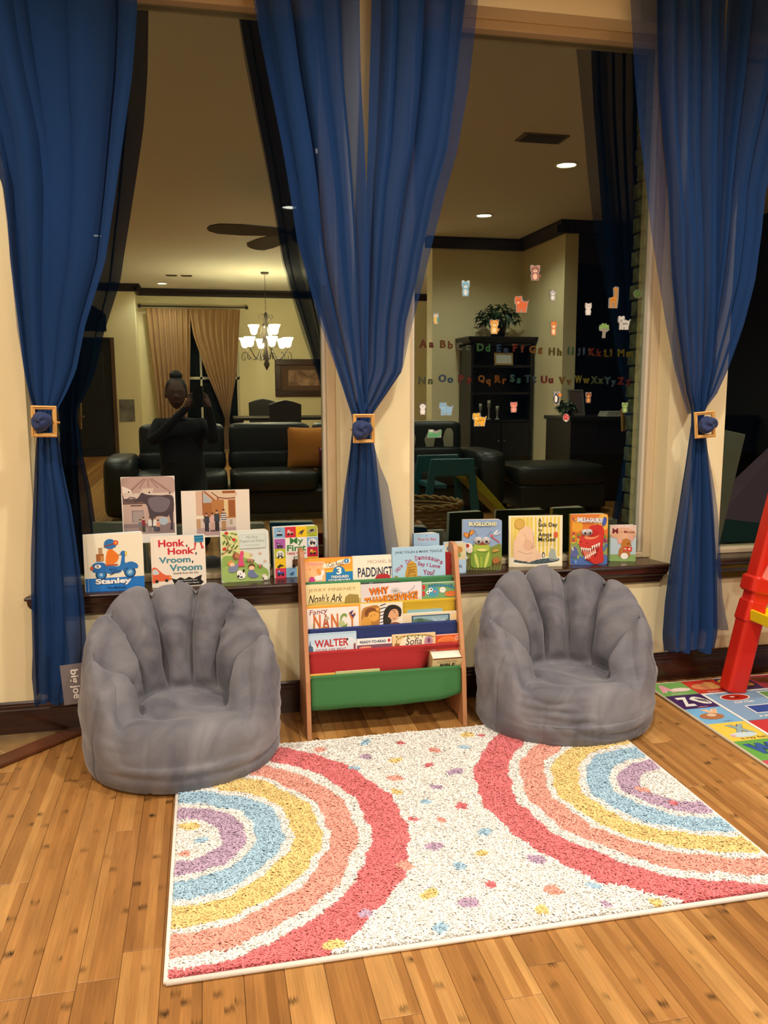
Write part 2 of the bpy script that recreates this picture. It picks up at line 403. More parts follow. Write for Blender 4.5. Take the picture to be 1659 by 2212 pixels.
def crown(name, p, q, nrm):
    P = []; p, q, nrm = Vector(p), Vector(q), Vector(nrm)
    for a, z in cr: P.append([p+nrm*a+Vector((0, 0, CEIL+z)), q+nrm*a+Vector((0, 0, CEIL+z))])
    tag(MB().grid(P).build(name, M_crown), kind='structure')
crown('trim_3', (-1.12, -13.2, 0), (8.2, -13.2, 0), (0, 1, 0)); crown('trim_4', (-4.2, -12.55, 0), (-1.02, -12.55, 0), (0, 1, 0)); crown('trim_5', (-1.12, -13.2, 0), (-1.12, -12.45, 0), (1, 0, 0))
crown('trim_6', (2.76, -7.05, 0), (4.06, -7.05, 0), (0, 1, 0)); crown('trim_7', (4.06, -7.05, 0), (4.06, -5.68, 0), (-1, 0, 0)); crown('trim_8', (3.96, -5.78, 0), (6.0, -5.78, 0), (0, 1, 0))
MB_ = MB().box(4.22, 6.0, -5.95, -5.78, 2.6, CEIL); tag(MB_.build('wall_header', mat('kitchen_unlit_tone', (42, 36, 30))), kind='structure')  # header takes the kitchen's painted-in darkness
# front door with clipped transom
D = struct('door_1'); M_door = mat('dark_green_door', (26, 30, 24), .35)
MB().box(-2.5, -1.56, -12.56, -12.50, 0, 2.05).build('door_slab', M_door, D, bevel=.01)
for z0, z1 in ((.15, .85), (.98, 1.85)): MB().box(-2.35, -1.70, -12.505, -12.488, z0, z1).build('panel', M_door, D, bevel=.006)
MB().box(-1.56, -1.50, -12.56, -12.47, 0, 2.11).build('casing', mat('door_casing', (92, 66, 40), .5), D); MB().box(-2.56, -1.56, -12.56, -12.47, 2.05, 2.11).build('casing', M_black, D)
MB().ball((-2.40, -12.46, 1.0), .03).build('knob', mat('brass', (180, 140, 70), .3, metal=1), D, smooth=True)
W4 = struct('window_4'); MB().prism([(-2.5, -12.56, 2.22), (-1.62, -12.56, 2.22), (-1.62, -12.56, 2.52), (-1.82, -12.56, 2.66), (-2.3, -12.56, 2.66), (-2.5, -12.56, 2.52)], (0, .03, 0)).build('pane', mat('night_pane', (20, 26, 24), .1), W4)
# dining room window
W5 = struct('window_5'); MB().box(-.75, .72, -13.21, -13.19, .35, 2.55).build('pane', mat('night_pane', (20, 26, 24), .1), W5)
for q in ((-.75, -.70), (-.02, .02), (.67, .72)): MB().box(q[0], q[1], -13.19, -13.16, .35, 2.55).build('mullion', mat('white_sash', (190, 184, 160), .5), W5)
MB().box(-.75, .72, -13.19, -13.16, 1.38, 1.43).build('mullion', MATS['white_sash'], W5)

# ------------------------------------------------------------------ recessed lamps (the room's light)
M_lens = mat('lamp_lens', (255, 240, 214), .4, emit=60); M_ring = mat('white_trim_ring', (230, 226, 214), .5)
proto = None
ROWN = ['row nearest the windows', 'second row from the windows', 'third row from the windows', 'row farthest from the windows']
for i, (x, y) in enumerate(LAMP_XY):
    if proto is None:
        proto = thing('recessed_light', 'round white recessed ceiling light, lit', 'ceiling light', (x, y, CEIL), group='lit recessed ceiling lights')
        MB().lathe([(.105, 0), (.105, -.006), (.082, -.010), (.078, -.004), (.078, 0)], n=28).build('trim_ring', M_ring, proto, smooth=True)
        MB().lathe([(.0, -.002), (.078, -.002)], n=24).build('lens', M_lens, proto)
    else:
        o = copy_tree(proto); o.location = (x, y, CEIL)
    (proto if i == 0 else o)['label'] = 'lit round recessed ceiling light, %s in the %s' % (['left', 'middle', 'right'][i % 3], ROWN[i//3]) if i < 12 else 'lit recessed ceiling light above the tan drapes of the dining room'
    L = bpy.data.lights.new('lamp', 'SPOT'); L.energy = LAMP_POWER; L.color = LAMP_COL; L.spot_size = math.radians(150); L.spot_blend = .55; L.shadow_soft_size = .07
    lo = bpy.data.objects.new('lamp', L); COL.objects.link(lo); lo.location = (x, y, CEIL-.03)
for x, y, k_ in ((2.55, -2.88, 1), (-.42, -11.2, .5), (-.18, -11.2, .5)):
    v = thing('ceiling_vent', 'slotted brown metal air vent in the ceiling reflected in the right window' if x > 1 else 'small metal ceiling vent in the dining room, %s of the pair' % ('left' if x < -.3 else 'right'), 'vent', (x, y, CEIL)); v.scale = (k_, k_, 1)
    MB().box(-.18, .18, -.10, .10, -.012, 0).build('frame', mat('vent_metal', (120, 100, 76), .5), v, bevel=.003)
    for k in range(6): MB().box(-.15, .15, -.082+.03*k, -.062+.03*k, -.018, -.011).build('slat', mat('vent_slat', (60, 50, 40), .5), v)
# ------------------------------------------------------------------ sheer curtains
def voile(name, col, t0):
    m = bpy.data.materials.new(name); m.use_nodes = True; nt = m.node_tree; nt.nodes.clear(); L = nt.links.new
    out = nt.nodes.new('ShaderNodeOutputMaterial'); tr = nt.nodes.new('ShaderNodeBsdfTransparent'); df = nt.nodes.new('ShaderNodeBsdfDiffuse'); tl = nt.nodes.new('ShaderNodeBsdfTranslucent')
    gl = nt.nodes.new('ShaderNodeBsdfSheen') if hasattr(bpy.types, 'ShaderNodeBsdfSheen') else nt.nodes.new('ShaderNodeBsdfGlossy')
    m1 = nt.nodes.new('ShaderNodeMixShader'); m2 = nt.nodes.new('ShaderNodeMixShader'); m3 = nt.nodes.new('ShaderNodeAddShader')
    tr.inputs[0].default_value = (.80, .83, .92, 1); df.inputs[0].default_value = (*lin(col), 1); tl.inputs[0].default_value = (*lin(col), 1)
    gl.inputs[0].default_value = (.02, .03, .06, 1)
    m1.inputs[0].default_value = .10; L(df.outputs[0], m1.inputs[1]); L(tl.outputs[0], m1.inputs[2])
    lw = nt.nodes.new('ShaderNodeLayerWeight'); lw.inputs[0].default_value = .25
    mr = nt.nodes.new('ShaderNodeMapRange'); mr.inputs['To Min'].default_value = 1-t0; mr.inputs['To Max'].default_value = 1.0
    L(lw.outputs['Facing'], mr.inputs['Value']); L(mr.outputs[0], m2.inputs[0]); L(tr.outputs[0], m2.inputs[1]); L(m1.outputs[0], m3.inputs[0]); L(gl.outputs[0], m3.inputs[1]); L(m3.outputs[0], m2.inputs[2])
    L(m2.outputs[0], out.inputs[0]); return m
M_voile = voile('navy_voile', (34, 62, 108), .15); M_single = voile('navy_voile_single', (34, 62, 108), .50)
def panel(parent, tab, nf, phase, y0, wallward=False, ov=2.5, amp0=.066, seed=0, hem_var=.02, name='panel', m=None):
    """tab rows: (z, left x, right x); the cloth runs in nf folds from one edge to the other"""
    tab = np.array(sorted(tab)); z0, z1 = tab[0, 0], tab[-1, 0]; nz, nu = 110, 40*nf
    u = np.linspace(0, 1, nu); rs = np.random.default_rng(seed)
    a1, a2, a3 = rs.uniform(0, 6.28, 3); P = []
    for i in range(nz):
        z = z0+(z1-z0)*i/(nz-1); xl, xr = np.interp(z, tab[:, 0], tab[:, 1]), np.interp(z, tab[:, 0], tab[:, 2]); wd = xr-xl
        uw = u+.030*np.sin(2*PI*1.7*u+a1)+.018*np.sin(2*PI*3.1*u+a2)
        ph = 2*PI*nf*uw+phase+.35*np.sin(1.1*z+a3)
        k = ov*(0.75+.25*np.sin(2*PI*2.3*u+a2))
        g = u+k*np.sin(ph)/(2*PI*nf); e = np.clip((np.minimum(u, 1-u)-.01)*nf*1.1, 0, 1); g = u+(g-u)*e
        am = amp0*np.clip(wd/.42, .35, 1.0)*(.7+.3*np.sin(2*PI*1.3*u+a1)); am = am*(1+.25*max(0, .9-z))
        yb, sq = y0, 1.0
        if wallward: f = float(np.clip((1.0-z)/.36, 0, 1)); f = f*f*(3-2*f); yb = y0+(-.060-y0)*f; sq = 1-.80*f
        y = yb-am*sq*np.cos(ph)*(.4+.6*e)+.004*sq*np.sin(9*z+5*u)
        zz = np.full(nu, z)-(1-(z-z0)/(z1-z0))**8*hem_var*(.5+.5*np.sin(ph*.5+a1))
        x = xl+wd*g+.003*np.sin(7*z+4*u+a1)
        P.append(np.stack([x, y, zz], 1))
    return MB().grid(P).build(name, m or M_voile, parent, smooth=True)
TOP = 2.86
GRP = 'navy sheer curtains tied back with gold frames'
def curtain(label, panels): 
    c = thing('sheer_curtain', label, 'curtain', (0, 0, 0), group=GRP)
    for p in panels: panel(c, *p[:4], **p[4])
    return c
# left curtain
TA = [(TOP, -.72, -.12), (2.365, -.66, -.158), (2.169, -.625, -.181), (1.969, -.585, -.215), (1.832, -.577, -.24), (1.608, -.575, -.287), (1.408, -.562, -.362), (1.261, -.556, -.398), (1.187, -.546, -.432), (1.135, -.532, -.462), (1.10, -.528, -.470), (1.052, -.534, -.462), (.962, -.545, -.455), (.808, -.558, -.433), (.653, -.570, -.424), (.495, -.578, -.416), (.334, -.588, -.416), (.254, -.598, -.424), (.150, -.596, -.452)]
TA2 = [(TOP, -.86, -.40), (2.2, -.70, -.39), (1.83, -.588, -.36), (1.4, -.566, -.43), (1.187, -.546, -.46), (1.10, -.526, -.478), (1.05, -.532, -.474), (.8, -.556, -.475), (.5, -.575, -.485), (.17, -.590, -.475)]
c1 = curtain('navy sheer curtain at the far left, hanging beside the beige wall', [(TA, 4, .4, -.10, dict(seed=3)), (TA2, 3, 1.3, -.085, dict(seed=8))])
# middle curtain: two panels drawn together
TB = [(TOP, .15, .54), (2.437, .209, .545), (2.23, .241, .550), (2.017, .282, .562), (1.872, .309, .566), (1.694, .335, .570), (1.574, .366, .570), (1.42, .412, .570), (1.263, .458, .572), (1.167, .488, .572), (1.11, .509, .575), (1.06, .515, .575), (1.004, .508, .580), (.856, .490, .600), (.613, .468, .625), (.30, .455, .650), (.17, .45, .655)]
TC = [(TOP, .595, .95), (2.437, .590, .915), (2.23, .586, .890), (2.017, .582, .856), (1.872, .574, .812), (1.694, .566, .775), (1.574, .562, .752), (1.42, .560, .712), (1.263, .556, .699), (1.167, .540, .631), (1.11, .519, .589), (1.06, .520, .576), (1.004, .512, .594), (.856, .500, .612), (.613, .49, .645), (.30, .48, .67), (.17, .48, .73)]
c2 = curtain('navy sheer curtain in the middle, tied between the two windows behind the bookshelf', [(TB, 4, .9, -.105, dict(seed=5, wallward=True)), (TC, 4, 2.2, -.090, dict(seed=6, wallward=True))])
# right curtain
TD = [(TOP, 1.60, 1.885), (2.552, 1.612, 1.885), (2.325, 1.632, 1.892), (2.092, 1.660, 1.900), (1.933, 1.680, 1.912), (1.771, 1.700, 1.92), (1.605, 1.724, 1.92), (1.437, 1.756, 1.92), (1.265, 1.790, 1.92), (1.177, 1.810, 1.905), (1.115, 1.835, 1.893), (1.06, 1.838, 1.89), (1.008, 1.832, 1.90), (.91, 1.822, 1.915), (.729, 1.799, 1.945), (.545, 1.774, 1.97), (.358, 1.757, 1.99), (.226, 1.754, 2.0), (.165, 1.765, 1.99)]
TE = [(TOP, 1.915, 2.30), (2.552, 1.905, 2.27), (2.325, 1.903, 2.23), (2.092, 1.905, 2.15), (1.933, 1.905, 2.11), (1.771, 1.905, 2.102), (1.605, 1.902, 2.085), (1.437, 1.895, 2.045), (1.265, 1.88, 1.990), (1.177, 1.87, 1.952), (1.115, 1.853, 1.905), (1.06, 1.85, 1.893), (1.008, 1.855, 1.917), (.91, 1.86, 1.93), (.729, 1.875, 1.955), (.545, 1.885, 1.975), (.358, 1.89, 1.995), (.24, 1.89, 2.005)]
c3 = curtain('navy sheer curtain on the right, hanging beside the red plastic leg', [(TD, 5, .3, -.105, dict(seed=11)), (TE, 4, 1.1, -.088, dict(seed=14))])
def flap(c, tab, y0, seed, ww=False): panel(c, tab, 1, .6, y0, ov=.5, amp0=.012, seed=seed, name='edge_flap', m=M_single, hem_var=.01, wallward=ww)
flap(c1, [(TOP, -.82, -.62), (2.2, -.66, -.52), (1.83, -.592, -.49), (1.4, -.572, -.50), (1.15, -.546, -.50), (1.05, -.536, -.50)], -.075, 2)
flap(c2, [(TOP, .145, .26), (2.437, .203, .30), (2.017, .276, .36), (1.694, .328, .40), (1.42, .405, .46), (1.12, .505, .53)], -.12, 3)
flap(c2, [(TOP, .90, 1.0), (2.437, .88, .957), (2.23, .85, .935), (2.017, .82, .899), (1.694, .745, .807), (1.42, .69, .732), (1.263, .66, .70), (1.167, .60, .632), (1.10, .555, .586)], -.075, 4)
flap(c2, [(1.02, .570, .590), (.92, .580, .618), (.856, .590, .645), (.613, .615, .690), (.30, .62, .72), (.17, .62, .73)], -.085, 5, True)
flap(c3, [(TOP, 1.49, 1.64), (2.552, 1.527, 1.66), (2.325, 1.556, 1.68), (2.092, 1.594, 1.71), (1.771, 1.650, 1.74), (1.437, 1.726, 1.79), (1.265, 1.772, 1.82), (1.1, 1.838, 1.86)], -.075, 6)
flap(c3, [(1.02, 1.89, 1.915), (.91, 1.90, 1.945), (.729, 1.92, 1.986), (.545, 1.935, 2.016), (.358, 1.945, 2.042), (.225, 1.945, 2.076)], -.075, 7)
rod = thing('curtain_rod', 'thin dark curtain rod above the windows', 'curtain rod', (0, -.09, 2.875))
MB().tube([(-1.2, 0, 0), (3.4, 0, 0)], .011, 10).build('pole', M_black, rod, smooth=True)
for x in (-1.22, 3.42): MB().ball((x, 0, 0), .026).build('finial', M_black, rod, smooth=True)
for x in (-1.0, .62, 1.93, 3.3): MB().tube([(x, 0, 0), (x, .088, 0)], .006, 8).build('bracket', M_black, rod)

# tie-backs: little moulded gold frames with the cloth pulled through
M_gold = bump(mat('pale_gold_frame', (222, 170, 96), .38, spec=.5), 60, .06)
M_gold_in = mat('gold_frame_bead', (196, 138, 66), .4)
M_knot = mat('navy_voile_gathered', (28, 46, 92), .75, sheen=.1)
def tie_back(x, z, wd, ht, rot, label, knot, hook, cur):
    t = thing('curtain_tieback', label, 'curtain tieback', (x, -.150, z), rot, group='gold picture frame tiebacks')
    rings = [(0, 0.0), (0, -.010), (.004, -.0135), (.008, -.010), (.0105, -.010), (.013, -.004), (.013, .0)]
    P = []
    for ins, y in rings:
        a, c = wd/2-ins, ht/2-ins; P.append([(-a, y, -c), (a, y, -c), (a, y, c), (-a, y, c)])
    MB().grid(P, wrap_u=True, wrap_v=True).build('frame', M_gold, t)
    if hook: MB().tube([(hook*(wd/2-.012), -.008, -.002), (hook*(wd/2+.010), -.008, -.003)], .0035, 8).build('hook', M_gold_in, t, smooth=True)
    # bunch of cloth poking through the frame
    P = []; n, m = 40, 18; rx, rz, ox, oz = knot
    for i in range(m+1):
        a = PI*i/m; row = []
        for j in range(n):
            th = 2*PI*j/n; k = 1+.07*math.sin(3*th+1)+.02*math.sin(7*th+2*a)+.03*math.sin(2*th)
            row.append((x+ox+rx*math.sin(a)*math.cos(th)*k, -.162-.028*math.cos(a)+.005*math.sin(th*2+3*a), z+oz+rz*math.sin(a)*math.sin(th)*k))
        P.append(row)
    MB().grid(P, wrap_v=True).build('gathered_knot', M_knot, cur, smooth=True)
    return t
tie_back(-.498, 1.099, .076, .100, (0, math.radians(2), math.radians(16)), 'gold frame tieback on the left curtain with a hook at its right side', (.031, .032, -.006, 0), 1, c1)
tie_back(.545, 1.063, .076, .100, (0, 0, math.radians(-4)), 'pale gold frame tieback on the middle curtain above the bookshelf', (.036, .033, -.010, -.004), -1, c2)
tie_back(1.864, 1.060, .076, .100, (0, math.radians(-5), math.radians(-18)), 'gold frame tieback on the right curtain, tilted', (.036, .033, .006, 0), 0, c3)

# ------------------------------------------------------------------ bean bag chairs
def velvet():
    m = mat('grey_velvet', (116, 109, 111), .72, sheen=.38, sheen_rough=.45, spec=.2); nd, lk, b = nodes(m)
    b.inputs['Sheen Tint'].default_value = (.75, .74, .78, 1)
    tc = N(m, 'ShaderNodeTexCoord'); n = N(m, 'ShaderNodeTexNoise'); n.inputs['Scale'].default_value = 5.5; n.inputs['Detail'].default_value = 5; n.inputs['Distortion'].default_value = 1.2
    r = N(m, 'ShaderNodeValToRGB'); r.color_ramp.elements[0].position = .3; r.color_ramp.elements[1].position = .7
    r.color_ramp.elements[0].color = (*lin((88, 87, 95)), 1); r.color_ramp.elements[1].color = (*lin((132, 129, 133)), 1)
    lk.new(tc.outputs['Object'], n.inputs['Vector']); lk.new(n.outputs[0], r.inputs[0]); lk.new(r.outputs[0], b.inputs['Base Color'])
    f = N(m, 'ShaderNodeTexNoise'); f.inputs['Scale'].default_value = 45; f.inputs['Detail'].default_value = 4; bp = N(m, 'ShaderNodeBump'); bp.inputs['Strength'].default_value = .25; bp.inputs['Distance'].default_value = .004
    lk.new(tc.outputs['Object'], f.inputs['Vector']); lk.new(f.outputs[0], bp.inputs['Height']); lk.new(bp.outputs[0], b.inputs['Normal'])
    return m
M_velvet = velvet()
def sstep(a, b, x): t = np.clip((x-a)/(b-a), 0, 1); return t*t*(3-2*t)
HT = ([0, 32, 42, 55, 70, 90, 110, 130, 150, 180], [.0, .0, .10, .24, .41, .62, .78, .89, .965, 1.0])
def bean_bag(label, loc, rotz, R, Hb, zs, creases, seams, seed, sx=1.0, lean=0.0):
    """one lofted skin: seat -> crease -> inner wall -> rim -> outside -> floor, swept round; front is -y"""
    t = thing('bean_bag_chair', label, 'bean bag', loc, (0, 0, rotz), group='grey velvet bean bag chairs')
    nth, npr = 320, 90; th = np.linspace(-PI, PI, nth, endpoint=False); rows = []
    for a in th:
        d = abs(math.degrees(a)); s = float(sstep(30, 66, d)); bk = float(sstep(70, 160, d)); sn = 1-s
        Ha = zs+(Hb-zs)*float(np.interp(d, *HT))*(1+.035*math.sin(2.3*a+seed)+.02*math.sin(5.1*a+2*seed))
        Rr = R*(1.0+.02*math.cos(2*a)); rc = R*(.50-.09*bk); top = R*(.80-.02*bk)
        L_ = lambda u, v: (u[0]*s+v[0]*sn, u[1]*s+v[1]*sn)
        C = [(0, zs-.010), (R*.26, zs-.010), L_((rc*.92, zs-.004), (R*.48, zs-.012)),
             L_((rc*1.06, zs+.20*(Ha-zs)+.006), (R*.69, zs+.004)), L_((rc*.55+top*.40, zs+.62*(Ha-zs)), (R*.82, zs+.004)),
             L_((top-.055*R, Ha-.030), (R*.90, zs-.010)), L_((top+.04*R, Ha), (R*.955, zs-.036)), L_((R*.93, Ha-.045), (R*.985, zs-.070)),
             L_((R*.99, .55*Ha), (R*.995, zs-.10)), L_((Rr, .30*Ha+.01), (Rr, .085)), (Rr, .060), (Rr*.965, .022), (Rr*.90, .005), (R*.6, 0), (0, 0)]
        rows.append(catmull(C, npr))
    rows = np.array(rows); tt = np.linspace(0, 1, npr)
    # normals of each profile
    dt = np.gradient(rows, axis=1); L = np.linalg.norm(dt, axis=2, keepdims=True)+1e-9; nr = np.stack([dt[..., 1], -dt[..., 0]], -1)/L; nr = -nr
    deg = np.degrees(th); disp = np.zeros(rows.shape[:2])
    inner = sstep(.13, .20, tt)*(1-sstep(.40, .52, tt)); bmask = sstep(.15, .26, tt)*(1-sstep(.36, .52, tt))
    cs = sorted(creases); zz_ = rows[..., 1]; degw = deg[:, None]+4.0*np.sin(7*zz_+1.7*seed)+1.0*np.sin(13*zz_+seed)
    for i, c in enumerate(cs):
        dd = (degw-c+180) % 360-180
        k_ = 1 if abs((c+180) % 360-180) > 100 else (.6 if abs((c+180) % 360-180) > 60 else .30)
        disp -= k_*(.024*np.exp(-(dd/2.2)**2)+.011*np.exp(-(dd/6)**2))*inner[None, :]
        nx = cs[(i+1) % len(cs)]; span = (nx-c) % 360
        if span < 80:
            f = ((degw-c) % 360)/span; bl = np.where(f < 1, np.sin(PI*np.clip(f, 0, 1))**.85, 0)
            disp += (.026 if span < 37 or abs((c+span/2+180) % 360-180) > 100 else .018)*bl*bmask[None, :]
    sarr = sstep(40, 70, np.abs(deg)); disp -= (.020*sarr)[:, None]*np.exp(-((tt-.145)/.024)**2)[None, :]
    for c in seams:
        dd = (deg-c+180) % 360-180; disp -= (.0045*np.exp(-(dd/.8)**2))[:, None]*(sstep(.35, .45, tt)*(1-sstep(.88, .93, tt)))[None, :]
    off = seed*17.3; V = []
    for i in range(nth):
        row = []
        for j in range(npr):
            r, z = rows[i, j]; x, y = r*math.sin(th[i])*sx, -r*math.cos(th[i])
            d = disp[i, j]
            p = Vector((x*5+off, y*5, z*11)); d += .012*mnoise.noise(p)*min(1, z*9)
            q = Vector((x*11+off, y*11, z*30)); w2 = max(0., mnoise.noise(Vector((x*4, y*4+off, z*4)))+.15)
            d += .030*(abs(mnoise.noise(q))-.25)*w2*(1 if z > .1 else .6)*(1 if z > .02 else .2)
            if tt[j] > .5: d -= .016*math.exp(-((z-.055-.02*mnoise.noise(Vector((th[i]*1.3, off, 1))))/.012)**2)*max(0, .25+1.2*mnoise.noise(Vector((th[i]*1.1, off, 5))))*(1 if tt[j] < .94 else 0)
            if tt[j] < .2: d += .016*mnoise.noise(Vector((x*8+off, y*8, 2)))*(1-sstep(.12, .2, tt[j]))
            n = nr[i, j]; r2, z2 = r+d*n[0], max(0.0, z+d*n[1]) if tt[j] < .9 else max(0, z)
            r2 = max(r2, 0); k = lean*z2/Hb
            row.append((r2*math.sin(th[i])*sx, -r2*math.cos(th[i])+k, z2))
        V.append(row)
    b = MB().grid(V, wrap_u=True); o = b.build('body', M_velvet, t, smooth=True)
    return t
bagL = bean_bag('grey velvet bean bag chair left of the bookshelf, below the scooter book', (-.095, -.316, 0), math.radians(4), .293, .520, .200, [180-17, 180+16, 180-50, 180+52, 180-90, 180+92, 180-138, 180+136], [14, -22, 62, -60], 1, 1.10)
bagR = bean_bag('grey velvet bean bag chair right of the bookshelf, below the elephant book', (1.252, -.300, 0), math.radians(-5), .280, .520, .190, [180-18, 180+15, 180-52, 180+48, 180-92, 180+90, 180-138, 180+138], [6, 33, -28, 64, -62], 4, 1.18)
# sewn-in labels
M_tag = mat('grey_woven_label', (118, 108, 110), .8)
def sewn_tag(parent, M, w_, h_, words):
    b = MB().box(0, w_, -.0015, 0, 0, h_); 
    for i, v in enumerate(b.v): b.v[i] = tuple(M @ Vector(v))
    b.build('label_tab', M_tag, parent)
    a = Art(w_, h_)
    for tx, x0, y0, x1, y1 in words: a.text(tx, x0, y0, x1, y1, 'eeeae4', .02, rot=-90)
    if words: a.queue('label_print', parent, M @ Matrix(((1, 0, 0, 0), (0, 0, -1, -.0016), (0, 1, 0, 0), (0, 0, 0, 1))))
sewn_tag(bagL, Matrix.Translation((-.372, .10, .180)) @ Matrix.Rotation(math.radians(-3), 4, 'Y'), .07, .135, [('big', 22, 112, 88, 156), ('joe', 22, 36, 88, 80)])
sewn_tag(bagR, Matrix.Translation((-.305, .06, .36)) @ Matrix.Rotation(math.radians(25), 4, 'Y'), .035, .05, [])
# ------------------------------------------------------------------ rainbow shag rug
RX0, RX1, RY0, RY1 = -.112, 1.378, -1.408, -.318
CR = {'r': (230, 126, 128), 'p': (242, 172, 154), 'y': (242, 212, 140), 'b': (176, 208, 226), 'l': (198, 170, 194), 'w': (246, 240, 232)}
CRL = {k: np.array(lin(v)) for k, v in CR.items()}
DOTS = [('p', .345, -.405), ('b', .499, -.375), ('r', .617, -.406), ('l', .486, -.479), ('y', .566, -.536), ('b', .43, -.553), ('p', .546, -.654), ('y', .521, -.742), ('r', .533, -.907), ('p', .459, -1.113), ('l', .331, -1.294), ('y', .234, -1.373), ('y', .858, -.389), ('r', .904, -.4), ('p', .715, -.484), ('b', .819, -.485), ('r', .66, -.581), ('l', .74, -.649), ('l', .645, -.728), ('b', .594, -.819), ('r', .692, -.86), ('p', .606, -.928), ('b', .705, -1.008), ('l', .559, -1.051), ('y', .665, -1.102), ('l', .784, -1.168), ('b', .585, -1.157), ('r', .642, -1.238), ('p', .781, -1.302), ('b', .887, -1.297), ('y', .488, -1.243), ('l', .57, -1.303), ('l', .873, -1.372), ('y', .719, -1.359), ('b', .474, -1.367), ('y', .99, -1.391), ('y', -.073, -.81), ('b', -.036, -.886), ('p', -.088, -.945), ('p', 1.247, -.887), ('r', 1.286, -.973)]
def rug_colour(x, y):
    c = np.tile(CRL['w'], (len(x), 1))
    jx = x+.005*np.sin(31*y+3)+.003*np.sin(77*y); jy = y+.005*np.sin(29*x+1)+.003*np.sin(71*x)
    for cx, sg in ((RX0, 1), (RX1, -1)):
        dx, dy = (jx-cx)*sg, jy+.875
        r0 = np.hypot(dx, dy); r = np.hypot(dx, dy*(1+.30*np.exp(-r0/.16)))
        for k, a, b_ in (('l', .125, .190), ('b', .214, .288), ('y', .312, .388), ('p', .410, .484), ('r', .520, .622)):
            m = (r > a) & (r < b_); c[m] = CRL[k]
    for i, (k, px, py) in enumerate(DOTS):
        rr = .017+.004*math.sin(i*2.3); m = np.hypot((jx-px)*(.9+.2*math.sin(i)), jy-py) < rr; c[m] = CRL[k]
    return c
def vcol_mat(name, rough, sheen=0):
    m = bpy.data.materials.new(name); m.use_nodes = True; nd, lk, b = nodes(m); a = N(m, 'ShaderNodeVertexColor'); a.layer_name = 'Col'
    lk.new(a.outputs[0], b.inputs['Base Color']); b.inputs['Roughness'].default_value = rough; b.inputs['Sheen Weight'].default_value = sheen; b.inputs['Specular IOR Level'].default_value = .1; return m
M_pile = vcol_mat('shag_yarn', .95, .1)
rug = thing('rainbow_rug', 'cream shag rug with two pastel rainbows and coloured dots, lying on the wood floor', 'rug', ((RX0+RX1)/2, (RY0+RY1)/2, 0))
OX, OY = (RX0+RX1)/2, (RY0+RY1)/2
MB().box(RX0-OX, RX1-OX, RY0-OY, RY1-OY, .0005, .006).build('backing', mat('rug_backing', (226, 216, 200), .95), rug)
q = [(RX0-OX, RY0-OY), (RX1-OX, RY0-OY), (RX1-OX, RY1-OY), (RX0-OX, RY1-OY), (RX0-OX, RY0-OY)]
eb = MB()
for (a, b_), (c, d) in zip(q[:-1], q[1:]):
    eb.tube([(a, b_, .0062), (c, d, .0062)], .0062, 10)
eb.build('binding_edge', bump(mat('rug_binding', (240, 232, 220), .9), 300, .4), rug, smooth=True)
